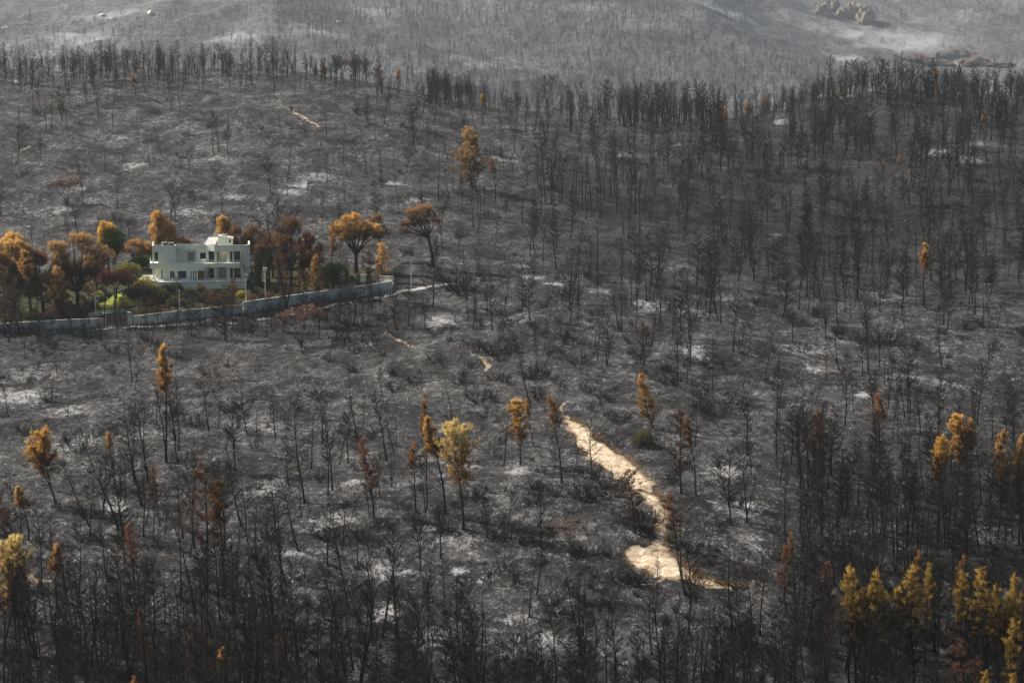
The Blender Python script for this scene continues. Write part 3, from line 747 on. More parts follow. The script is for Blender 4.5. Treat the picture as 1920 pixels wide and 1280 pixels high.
vp('wall', prism('round_wall', [(11.9 + .05, 1.9)] + [(12.8 - .9 * math.cos(t), 1.9 - .9 * math.sin(t)) for t in np.linspace(.2, 2.94, 9)] + [(13.68, 1.9)], -.2, 5.1, M['cream']), label="curved beige wall behind the loggia openings")
vp('roof', boxes_mesh('roof', [(4.3, 17.75, 1.4, 8, 5.21, 5.3), (.2, 4.1, .2, 8, 5.205, 5.29)], M['coping']))
cop = [(-.04, 4.34, -.05, .15, 6.2, 6.27), (4.2, 4.34, .15, 2.15, 6.2, 6.27), (4.3, 8.0, 2.15, 2.35, 6.2, 6.27), (8.0, 9.9, 1.15, 1.35, 6.2, 6.27), (11.4, 16.8, -.35, -.1, 6.2, 6.27), (-.04, .22, .15, 8, 6.2, 6.27)]
vp('coping', boxes_mesh('coping', cop, M['coping']))
def balcony(fp, z0, z1, rail, nm='balcony'):
    b = vp(nm, prism(nm, fp, z0, z1, M['plaster']))
    if rail:
        bx = Acc()
        for (p, q) in rail:
            L = math.hypot(q[0] - p[0], q[1] - p[1]); n = max(2, int(L / 1.2))
            for zz in (z1 + .62, z1 + .38): bx.tube([(p[0], p[1], zz), (q[0], q[1], zz)], [.028, .028], 5)
            for k in range(n + 1):
                t = k / n; x = p[0] + (q[0] - p[0]) * t; y = p[1] + (q[1] - p[1]) * t
                bx.tube([(x, y, z1 - .02), (x, y, z1 + .64)], [.028, .028], 5)
        me = bx.mesh('railing', M['white']); vp('railing', me, b)
    return b
balcony([(-.5, -.55), (1.12, -.55), (1.12, -.03), (-.03, -.03), (-.03, 3), (-.5, 3)], 2.1, 3.1, [((-.45, -.5), (1.08, -.5)), ((-.45, -.5), (-.45, 2.9))])
balcony([(8.95, 1.15), (9.75, -1.35), (16.1, -1.35), (16.1, -.31), (9.9, 1.15)], 2.3, 3.02, [((9.8, -1.25), (16.0, -1.25)), ((9.1, .8), (9.8, -1.25))])
balcony([(3.0, -.78), (9.3, -.78), (9.3, 2.2), (4.3, 2.2), (4.3, 1.0), (3.0, 1.0)], 2.8, 2.95, [((3.3, -.9), (9.2, -.9))], 'upper_terrace')
vp('canopy', boxes_mesh('canopy', [(4.32, 5.6, 1.2, 2.18, 5.15, 5.3), (3.7, 4.28, -.35, -.01, 5.45, 5.6)], M['plaster']))
vp('canopy', boxes_mesh('canopy', [(8.1, 9.9, -1.7, -1.02, 1.72, 1.9)], M['coping']))
def window(x0, x1, z0, z1, y, pane='glass', fr='white', mull=1, label=None):
    f = .06; bx = [(x0, x1, y - .04, y + .06, z0, z0 + f), (x0, x1, y - .04, y + .06, z1 - f, z1), (x0, x0 + f, y - .04, y + .06, z0 + f, z1 - f), (x1 - f, x1, y - .04, y + .06, z0 + f, z1 - f)]
    for k in range(1, mull):
        x = x0 + (x1 - x0) * k / mull; bx.append((x - .03, x + .03, y - .03, y + .05, z0 + f, z1 - f))
    o = vp('window', boxes_mesh('window', bx, M[fr]), label=label)
    vp('pane', boxes_mesh('pane', [(x0 + f * .5, x1 - f * .5, y + .012, y + .03, z0 + f * .5, z1 - f * .5)], M[pane]), o)
window(3.15, 4.05, .27, 1.66, -.9, mull=2); window(4.6, 6.25, .2, 1.66, -.9, mull=1, fr='white')
for x in (6.98, 7.4, 7.84): window(x, x + .17, -.1, 1.6, -.9, fr='dark')
window(1.5, 1.86, .02, 1.7, 1.1); window(6.45, 7.65, 3.1, 4.75, 2.3, pane='curtain', fr='dark', mull=2); window(8.72, 9.86, 3.55, 4.8, 1.3)
window(10.35, 11.35, 3.05, 5.08, 1.6, mull=1, fr='dark'); window(14.28, 16.28, 3.05, 5.08, 1.5, fr='dark', mull=3); window(10.3, 11.3, 0, 1.7, 1.6, fr='dark', mull=2); window(14.25, 16.2, 0, 1.75, 1.6, fr='dark', mull=3)
window(.3, 1.0, 3.15, 5.05, 2.1, fr='dark')
vp('pane', boxes_mesh('pane', [(11.8, 11.98, 1.2, 1.95, 3.05, 5.05)], M['glass']))
d_ = vp('door', boxes_mesh('door', [(8.32, 9.48, -.92, -.84, -.1, 1.58)], M['brownwood'])); vp('handle', boxes_mesh('handle', [(9.3, 9.34, -.97, -.93, .5, .9)], M['metal']), d_)
for x, z0, z1 in ((14.78, 3.02, 5.1), (14.78, -.1, 2.3), (12.0, -.1, 2.3)): vp('column', boxes_mesh('column', [(x, x + .2, -.1, .1, z0, z1)], M['white']))
for (x, y) in ((.55, -.02), (9.2, 1.18), (12.4, -.32), (15.45, -.32)):
    a = Acc(); a.tube([(x, y, 5.6), (x, y - .16, 5.62), (x, y - .2, 5.8)], [.04, .05, .12], 8); vp('wall_lamp', a.mesh('wall_lamp', M['coping']))
# terrace
tb = vp('terrace', boxes_mesh('terrace', [(1.0, 17.3, -3.6, 1.6, -.22, -.08), (-2.6, 1.0, -1.5, 3, -.22, -.08), (-2.2, 1.0, 3, 8, -.22, -.08)], M['coping']))
vp('terrace_wall', boxes_mesh('terrace_wall', [(1.3, 17.2, -3.45, -3.2, -3.2, -.22), (-2.4, 1.3, -1.4, -1.2, -3.2, -.22), (1.3, 1.5, -3.2, -1.2, -3.2, -.22), (16.95, 17.2, -3.2, 8, -3.2, -.22), (-2.4, -2.2, -1.2, 7, -3.2, -.22), (7.3, 7.7, -3.6, -3.46, -3.0, -.08)], M['plaster']))
a = Acc()
for (p, q, n) in (((-2.5, -1.3), (1.1, -1.3), 6), ((1.2, -3.4), (7.0, -3.4), 5), ((8.6, -3.4), (17.0, -3.4), 10)):
    zz = .38 if p[0] > -2 else .45
    for k in range(n + 1):
        t = k / n; x = p[0] + (q[0] - p[0]) * t; a.tube([(x, p[1], -.1), (x, p[1], zz)], [.035, .035], 5)
    a.tube([(p[0], p[1], zz), (q[0], q[1], zz)], [.04, .04], 5)
    if p[0] < -2: a.tube([(p[0], p[1], zz - .25), (q[0], q[1], zz - .25)], [.04, .04], 5)
vp('railing', a.mesh('railing', M['white']), tb)
a = Acc(); a.tube([(16.85, -.42, -1.0), (16.85, -.42, 2.6)], [.045, .045], 6); vp('drain_pipe', a.mesh('drain_pipe', M['dark']))
# roof things
V, T = prism_vf([(12.25, 3), (14.9, 3), (14.9, 6), (12.25, 6)], 5.25, [7.62, 7.12, 7.12, 7.62]); st = vp('stair_tower', np_mesh('stair_tower', V, T, (M['plaster'],)))
vp('coping', np_mesh('coping', *prism_vf([(12.15, 2.9), (15.0, 2.9), (15.0, 6.1), (12.15, 6.1)], 7.0, [7.72, 7.22, 7.22, 7.72]), (M['white'],)), st) if False else None
V = [(12.15, 2.9, 7.62), (15.0, 2.9, 7.10), (15.0, 6.1, 7.10), (12.15, 6.1, 7.62)]; V = V + [(x, y, z + .1) for x, y, z in V]
vp('roof_slab', np_mesh('roof_slab', V, [(0,3,2,1),(4,5,6,7),(0,1,5,4),(1,2,6,5),(2,3,7,6),(3,0,4,7)], (M['white'],)), st)
vp('pane', boxes_mesh('pane', [(14.2, 14.5, 2.95, 3.0, 6.35, 6.95)], M['glass']), st)
V = [(9.55, 2.7, 6.12), (11.6, 2.7, 6.12), (12.2, 5.2, 7.25), (10.4, 5.2, 7.25)]; V = V + [(x, y + .06, z - .12) for x, y, z in V]
sk = vp('solar_panel', np_mesh('solar_panel', V, [(0,1,2,3),(4,7,6,5),(0,4,5,1),(1,5,6,2),(2,6,7,3),(3,7,4,0)], (M['white'],)), label="sloping white panel on the roof")
a = Acc(); a.tube([(10.5, 5.1, 5.25), (10.5, 5.1, 7.1)], [.04, .04], 5); vp('support', a.mesh('support', M['metal']), sk); a = Acc(); a.tube([(12.1, 5.1, 5.25), (12.1, 5.1, 7.1)], [.04, .04], 5); vp('support', a.mesh('support', M['metal']), sk)
dish = Acc(); rings = [(0.0, 0.02), (.12, .15), (.05, .28), (-.06, .37)]
n_ = 14; V = [(11.6, 3.6, 7.82)]; T = []
for r, dy in ((.18, .02), (.33, -.05), (.39, -.09)):
    for k in range(n_): V.append((11.6 + r * math.cos(6.283 * k / n_), 3.6 + dy, 7.82 + r * math.sin(6.283 * k / n_)))
for k in range(n_):
    T.append((0, 1 + (k + 1) % n_, 1 + k))
    for q in range(2): T += [(1 + q * n_ + k, 1 + q * n_ + (k + 1) % n_, 1 + (q + 1) * n_ + (k + 1) % n_), (1 + q * n_ + k, 1 + (q + 1) * n_ + (k + 1) % n_, 1 + (q + 1) * n_ + k)]
dp = vp('satellite_dish', np_mesh('satellite_dish', V, T, (M['white'],)))
a = Acc(); a.tube([(11.75, 3.7, 5.25), (11.75, 3.7, 7.5), (11.62, 3.62, 7.8)], [.035, .035, .03], 5); vp('mast', a.mesh('mast', M['metal']), dp)
ant = Acc(); ant.tube([(12.15, 3.4, 5.25), (12.15, 3.4, 8.3)], [.04, .03], 5); am = vp('antenna', ant.mesh('antenna', M['metal'])); vp('antenna_box', boxes_mesh('antenna_box', [(11.98, 12.4, 3.3, 3.5, 8.25, 8.42)], M['white']), am)
for (x, y, z) in ((12.95, 4, 7.6), (13.45, 4.4, 7.52)): vp('chimney', boxes_mesh('chimney', [(x, x + .35, y, y + .4, z - .3, z + .28), (x - .05, x + .4, y - .05, y + .45, z + .28, z + .33)], M['coping']))
for (x0, x1, zt) in ((1.75, 2.75, 6.85), (3.0, 4.0, 6.78)):
    u_ = vp('air_conditioner', boxes_mesh('air_conditioner', [(x0, x1, .5, .95, 5.3, zt)], M['white'])); vp('grille', boxes_mesh('grille', [(x0 + .3, x1 - .12, .47, .495, 6.3, zt - .12)], M['dark']), u_)

# ------------------------------------------------------------------ boundary wall, gate, poles
def pt(u, v, dz=0.0):
    c = cast(u, v)
    if v > 136 or (v > 75 and u < 800): c = cast_near(u, v)
    return Vector((c[0], c[1], c[2] + dz))
def wall_run(name, pts, hgt, mats, label, cat, coping=True, thick=.24):
    P = [pt(u, v) for u, v in pts]; root = empty(name, P[0]); tag(root, label, cat)
    for a, b in zip(P[:-1], P[1:]):
        d = b - a; L = d.to_2d().length; n = max(1, round(L / 7.0)); nx = Vector((-d.y, d.x, 0)).normalized()
        for k in range(n):
            p = a + d * (k / n); q = a + d * ((k + 1) / n); g = (q - p) * .003
            def slab(p, q, w, z0, z1):
                p = p - root.location; q = q - root.location; V = []
                for zz in (z0, z1): V += [tuple(p - nx * w + Vector((0,0,zz))), tuple(q - nx * w + Vector((0,0,zz))), tuple(q + nx * w + Vector((0,0,zz))), tuple(p + nx * w + Vector((0,0,zz)))]
                return V, [(0,3,2,1),(4,5,6,7),(0,1,5,4),(1,2,6,5),(2,3,7,6),(3,0,4,7)]
            V, T = slab(p + g, q - g, thick / 2, -1.2, hgt); link('wall_panel', np_mesh('wall_panel', V, T, (mats[0],)), root)
            if coping: V, T = slab(p + g * 2, q - g * 2, thick / 2 + .07, hgt + .002, hgt + .1); link('coping', np_mesh('coping', V, T, (mats[1],)), root)
    return root
wall_run('boundary_wall', [(-30, 626), (50, 620), (120, 616), (192, 613)], 1.5, (M['wallpaint'], M['coping']), "grey green boundary wall left of the brown gate, behind bare burnt trees", "wall")
wall_run('boundary_wall', [(243, 611), (310, 603), (380, 596), (455, 588)], 1.6, (M['wallpaint'], M['coping']), "long grey green boundary wall running right from the brown gate, below the villa", "wall")
wall_run('boundary_wall', [(455.5, 586), (520, 577), (600, 566), (680, 555), (735, 546)], 1.85, (M['wallpaint'], M['coping']), "upper stretch of boundary wall climbing right behind burnt trees to the street lamp", "wall")
wall_run('garden_wall', [(676, 530), (706, 532), (738, 534)], 1.5, (M['plaster'], M['coping']), "short pale wall at the garden's far right corner under the golden pine", "wall")
wall_run('garden_wall', [(164, 594), (205, 588), (240, 584), (270, 582)], .55, (M['white'], M['coping']), "low white wall along the lower edge of the green lawn", "wall", thick=.3)
gate = empty('gate', pt(200, 612)); tag(gate, "brown sheet metal gate between pale pillars in the boundary wall", "gate")
p0, p1 = pt(200, 612) - gate.location, pt(240, 611) - gate.location
for k in range(8):
    a, b = p0.lerp(p1, k / 8 + .01), p0.lerp(p1, (k + 1) / 8 - .01)
    V = [(a.x, a.y - .03, a.z + .05), (b.x, b.y - .03, b.z + .05), (b.x, b.y + .03, b.z + .05), (a.x, a.y + .03, a.z + .05)]; V += [(x, y, z + 1.95) for x, y, z in V]
    link('board', np_mesh('board', V, [(0,3,2,1),(4,5,6,7),(0,1,5,4),(1,2,6,5),(2,3,7,6),(3,0,4,7)], (M['rust'],)), gate)
for p in (p0 + Vector((-.35, 0, 0)), p1 + Vector((.2, 0, 0))):
    q = link('pillar', boxes_mesh('pillar', [(p.x - .25, p.x + .25, p.y - .25, p.y + .25, p.z - .8, p.z + 2.35)], M['wallpaint']), gate); link('cap', boxes_mesh('cap', [(p.x - .32, p.x + .32, p.y - .32, p.y + .32, p.z + 2.352, p.z + 2.45)], M['coping']), q)

def hpix(u, v, tv):
    p = pt(u, v); dep = p.y * cp - (p.z - CAMZ) * sp
    return p, (v - tv) * dep / F / cp
def lamp(u, v, tv, style, label):
    p, h = hpix(u, v, tv); r = empty('street_lamp', p); tag(r, label, "street lamp", "pale street lamps around the villa")
    a = Acc(); a.tube([(0, 0, -.5), (0, 0, h)], [.07, .05], 8, (1, 1, 1)); link('post', a.mesh('post', M['white']), r)
    if style == 'arm': link('lamp_head', boxes_mesh('lamp_head', [(-.05, .75, -.1, .1, h, h + .12)], M['white']), r)
    elif style == 'tee': link('lamp_head', boxes_mesh('lamp_head', [(-.3, .3, -.12, .12, h, h + .12)], M['white']), r)
    elif style == 'armleft': link('lamp_head', boxes_mesh('lamp_head', [(-1.2, .05, -.08, .08, h, h + .1)], M['metal']), r)
    elif style == 'box': link('lamp_head', boxes_mesh('lamp_head', [(-.35, .35, -.3, .3, h - .1, h + .5)], M['white']), r)
    else: link('lamp_head', boxes_mesh('lamp_head', [(-.12, .12, -.12, .12, h, h + .3)], M['white']), r)
lamp(180, 600, 556, 'arm', "white street lamp with short arm beside the lawn, left of the dark poles")
lamp(337, 592, 547, 'cap', "slim pale street lamp behind the wall directly below the villa")
lamp(461.5, 582, 516, 'tee', "tall white street lamp right of the villa with crosswise head")
lamp(497.5, 560, 507, 'box', "lamp post with square white head among the cypresses")
lamp(642.5, 556, 502, 'cap', "thin pale lamp post behind the wall, midway to the far lamp")
lamp(771, 538, 482, 'armleft', "street lamp standing alone at the right end of the boundary wall")
for (u, v, tu, tv, lb) in ((195, 614, 202, 526, "tall leaning charred timber pole in front of the pillar left of the gate"), (219.5, 613, 216, 541, "shorter charred timber pole standing in front of the brown gate")):
    p, h = hpix(u, v, tv); r = empty('timber_pole', p); tag(r, lb, "pole"); tx = (tu - u) / 10.3
    a = Acc(); a.tube([(0, -.4, -.5), (tx * .5, -.4, h * .5), (tx, -.4, h)], [.15, .12, .09], 7); link('post', a.mesh('post', M['darkwood']), r)
    link('junction_box', boxes_mesh('junction_box', [(-.32 + tx * .3, -.05 + tx * .3, -.7, -.5, h * .22, h * .27)], M['dark']), r)

# lawn and garden beds
def sheet(name, poly, lift, mat, step=.5):
    P = [pt(u, v) for u, v in poly]; xs = [p.x for p in P]; ys = [p.y for p in P]
    gx = np.arange(min(xs), max(xs) + step, step); gy = np.arange(min(ys), max(ys) + step, step)
    X, Y = np.meshgrid(gx, gy); ins = np.zeros(X.shape, bool)
    for i in range(len(P)):
        a, b = P[i], P[(i + 1) % len(P)]
        c = ((a.y > Y) != (b.y > Y)) & (X < (b.x - a.x) * (Y - a.y) / (b.y - a.y + 1e-9) + a.x); ins ^= c
    Z = grid_z(X.ravel(), Y.ravel()).reshape(X.shape) + lift
    idx = np.arange(X.size).reshape(X.shape); Q = np.stack([idx[:-1, :-1], idx[:-1, 1:], idx[1:, 1:], idx[1:, :-1]], -1)[ins[:-1, :-1]]
    used, inv = np.unique(Q.ravel(), return_inverse=True)
    return link(name, np_mesh(name, np.stack([X, Y, Z], -1).reshape(-1, 3)[used], inv.reshape(-1, 4), (mat,), smooth=True))
tag(sheet('garden_soil', [(-40, 618), (50, 612), (190, 604), (243, 603), (455, 580), (600, 560), (735, 540), (700, 505), (560, 490), (250, 500), (60, 520), (-60, 540)], .05, M['mulch'], 1.0), kind='structure')
tag(sheet('lawn', [(163, 592), (172, 578), (197, 566), (214, 549), (240, 553), (268, 558), (273, 572), (240, 578), (205, 583)], .16, M['grass'], .35), kind='structure')
tag(sheet('lawn', [(168, 556), (176, 548), (192, 546), (190, 556)], .16, M['grass'], .35), kind='structure')

# ------------------------------------------------------------------ placing plants
def plant(name, meshes, p, sc, rz, lean=(0, 0), label=None, cat='tree', group=None, names=('trunk', 'crown', 'foliage')):
    r = bpy.data.objects.new(name, None) if len(meshes) > 1 else bpy.data.objects.new(name, meshes[0])
    COL.objects.link(r); r.location = p; r.scale = sc if hasattr(sc, '__len__') else (sc,) * 3
    r.rotation_mode = 'XYZ'
    r.rotation_euler = (Matrix.Rotation(lean[0], 3, 'Y') @ Matrix.Rotation(lean[1], 3, 'X') @ Matrix.Rotation(rz, 3, 'Z')).to_euler()
    if len(meshes) > 1:
        for m in meshes:
            c = bpy.data.objects.new(m.name.split('.')[0], m); COL.objects.link(c); c.parent = r
    tag(r, label, cat, group); return r
rnd = random.Random(11)
USED = []
# scorched pines with needles left: shapes by name
def fol_pine(seed, **k): return [m for m in pine(seed, **k) if m is not None]
SH = {
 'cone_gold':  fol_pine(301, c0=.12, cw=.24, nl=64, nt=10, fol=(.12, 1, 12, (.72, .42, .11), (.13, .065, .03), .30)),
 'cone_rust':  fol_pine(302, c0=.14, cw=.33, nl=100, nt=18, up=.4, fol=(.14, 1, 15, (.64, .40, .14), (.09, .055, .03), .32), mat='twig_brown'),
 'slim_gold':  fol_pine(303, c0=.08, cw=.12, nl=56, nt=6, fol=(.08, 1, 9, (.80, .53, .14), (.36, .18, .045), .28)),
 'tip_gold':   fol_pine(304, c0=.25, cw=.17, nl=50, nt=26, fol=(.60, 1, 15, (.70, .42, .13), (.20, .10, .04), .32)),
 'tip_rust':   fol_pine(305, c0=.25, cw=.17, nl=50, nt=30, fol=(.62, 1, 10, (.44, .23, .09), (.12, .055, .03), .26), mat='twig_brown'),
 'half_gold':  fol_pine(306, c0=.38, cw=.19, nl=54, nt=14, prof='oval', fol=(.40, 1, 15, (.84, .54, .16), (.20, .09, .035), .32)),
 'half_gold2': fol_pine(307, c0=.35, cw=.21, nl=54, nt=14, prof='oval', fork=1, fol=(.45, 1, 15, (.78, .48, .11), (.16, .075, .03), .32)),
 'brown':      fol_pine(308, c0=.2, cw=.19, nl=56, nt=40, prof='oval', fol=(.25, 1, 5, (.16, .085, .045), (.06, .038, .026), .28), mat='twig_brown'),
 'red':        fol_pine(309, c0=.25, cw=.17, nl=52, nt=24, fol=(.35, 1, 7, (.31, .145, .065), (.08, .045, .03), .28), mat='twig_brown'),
 'yolk':       fol_pine(310, c0=.15, cw=.27, nl=64, nt=20, prof='cone', up=1.1, fork=1, fol=(.40, 1, 7, (.60, .40, .09), (.016, .012, .009), .28)),  # low needles near black: scorch plus the stand's shade, in the tint
 'yolk2':      fol_pine(311, c0=.15, cw=.22, nl=60, nt=20, prof='cone', up=1.0, fol=(.50, 1, 7, (.55, .36, .08), (.016, .012, .009), .27)),  # same dark low tint: burnt needles and painted stand shade
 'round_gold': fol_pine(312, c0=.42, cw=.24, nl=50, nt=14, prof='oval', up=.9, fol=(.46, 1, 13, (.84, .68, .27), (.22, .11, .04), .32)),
}
def lb(name, **k): SH[name] = [m for m in lobed(**k) if m is not None]
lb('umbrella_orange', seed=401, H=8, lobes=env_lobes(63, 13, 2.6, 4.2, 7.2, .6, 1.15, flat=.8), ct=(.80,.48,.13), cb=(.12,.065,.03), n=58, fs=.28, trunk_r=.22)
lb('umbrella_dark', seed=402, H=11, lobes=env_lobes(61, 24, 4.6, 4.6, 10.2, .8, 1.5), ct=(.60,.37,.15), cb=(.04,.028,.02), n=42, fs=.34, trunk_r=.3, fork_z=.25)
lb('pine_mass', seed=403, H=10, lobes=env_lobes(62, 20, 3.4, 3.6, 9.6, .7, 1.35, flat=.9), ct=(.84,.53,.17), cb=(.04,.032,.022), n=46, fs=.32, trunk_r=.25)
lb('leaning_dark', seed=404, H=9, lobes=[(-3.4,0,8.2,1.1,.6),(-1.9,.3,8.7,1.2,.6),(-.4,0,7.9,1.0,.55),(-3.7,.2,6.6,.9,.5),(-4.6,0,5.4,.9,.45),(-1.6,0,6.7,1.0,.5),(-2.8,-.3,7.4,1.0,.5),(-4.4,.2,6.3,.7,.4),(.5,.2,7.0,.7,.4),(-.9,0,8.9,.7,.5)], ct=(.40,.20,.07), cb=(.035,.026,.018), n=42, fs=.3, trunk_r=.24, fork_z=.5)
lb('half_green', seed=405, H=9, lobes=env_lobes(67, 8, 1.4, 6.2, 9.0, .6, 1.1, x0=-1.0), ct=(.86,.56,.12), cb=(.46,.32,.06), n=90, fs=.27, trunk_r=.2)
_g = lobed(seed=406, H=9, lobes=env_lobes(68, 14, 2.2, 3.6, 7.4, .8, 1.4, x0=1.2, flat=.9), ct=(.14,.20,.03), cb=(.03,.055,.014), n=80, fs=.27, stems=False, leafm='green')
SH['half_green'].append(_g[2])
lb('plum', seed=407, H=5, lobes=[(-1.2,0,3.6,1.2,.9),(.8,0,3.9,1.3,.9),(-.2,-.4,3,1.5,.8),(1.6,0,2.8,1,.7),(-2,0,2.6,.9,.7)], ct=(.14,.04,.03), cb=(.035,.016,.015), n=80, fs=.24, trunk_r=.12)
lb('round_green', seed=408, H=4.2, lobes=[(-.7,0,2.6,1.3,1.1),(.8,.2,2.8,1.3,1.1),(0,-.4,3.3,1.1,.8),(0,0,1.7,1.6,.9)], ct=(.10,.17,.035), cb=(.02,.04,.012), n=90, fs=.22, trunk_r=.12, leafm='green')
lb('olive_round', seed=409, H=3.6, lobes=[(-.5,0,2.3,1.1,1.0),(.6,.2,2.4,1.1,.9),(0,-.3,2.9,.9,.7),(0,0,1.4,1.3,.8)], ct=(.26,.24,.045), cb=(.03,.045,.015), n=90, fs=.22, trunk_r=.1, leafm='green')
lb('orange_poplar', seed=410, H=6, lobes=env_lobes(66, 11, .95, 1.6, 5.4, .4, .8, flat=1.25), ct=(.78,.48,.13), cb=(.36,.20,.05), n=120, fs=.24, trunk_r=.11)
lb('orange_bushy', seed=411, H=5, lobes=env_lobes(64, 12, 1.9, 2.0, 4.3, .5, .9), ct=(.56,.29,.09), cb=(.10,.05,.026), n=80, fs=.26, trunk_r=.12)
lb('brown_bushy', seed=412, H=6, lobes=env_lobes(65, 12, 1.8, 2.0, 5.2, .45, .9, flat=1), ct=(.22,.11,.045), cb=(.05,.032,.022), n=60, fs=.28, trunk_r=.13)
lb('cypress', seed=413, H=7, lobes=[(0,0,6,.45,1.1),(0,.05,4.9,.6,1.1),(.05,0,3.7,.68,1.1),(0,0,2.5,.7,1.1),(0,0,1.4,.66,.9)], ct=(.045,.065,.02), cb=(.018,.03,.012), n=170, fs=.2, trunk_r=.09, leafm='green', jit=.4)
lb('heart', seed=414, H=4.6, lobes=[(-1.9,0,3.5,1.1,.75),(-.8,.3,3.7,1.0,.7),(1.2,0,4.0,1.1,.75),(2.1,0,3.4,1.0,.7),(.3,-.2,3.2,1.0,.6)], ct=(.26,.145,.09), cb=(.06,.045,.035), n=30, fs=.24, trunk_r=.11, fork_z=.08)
lb('gold_palm', seed=415, H=3, lobes=[(0,0,2.4,.7,.7),(-.7,0,1.5,.7,.5),(.7,0,1.3,.7,.5)], ct=(.52,.30,.05), cb=(.30,.15,.03), n=90, fs=.28, trunk_r=.06)
HT = {'umbrella_orange':7.8,'umbrella_dark':10.9,'pine_mass':10.6,'leaning_dark':9.4,'half_green':9.8,'plum':4.8,'round_green':4.1,'olive_round':3.6,'orange_poplar':6.2,'orange_bushy':4.9,'brown_bushy':5.8,'cypress':7.1,'heart':4.75,'gold_palm':3.1}

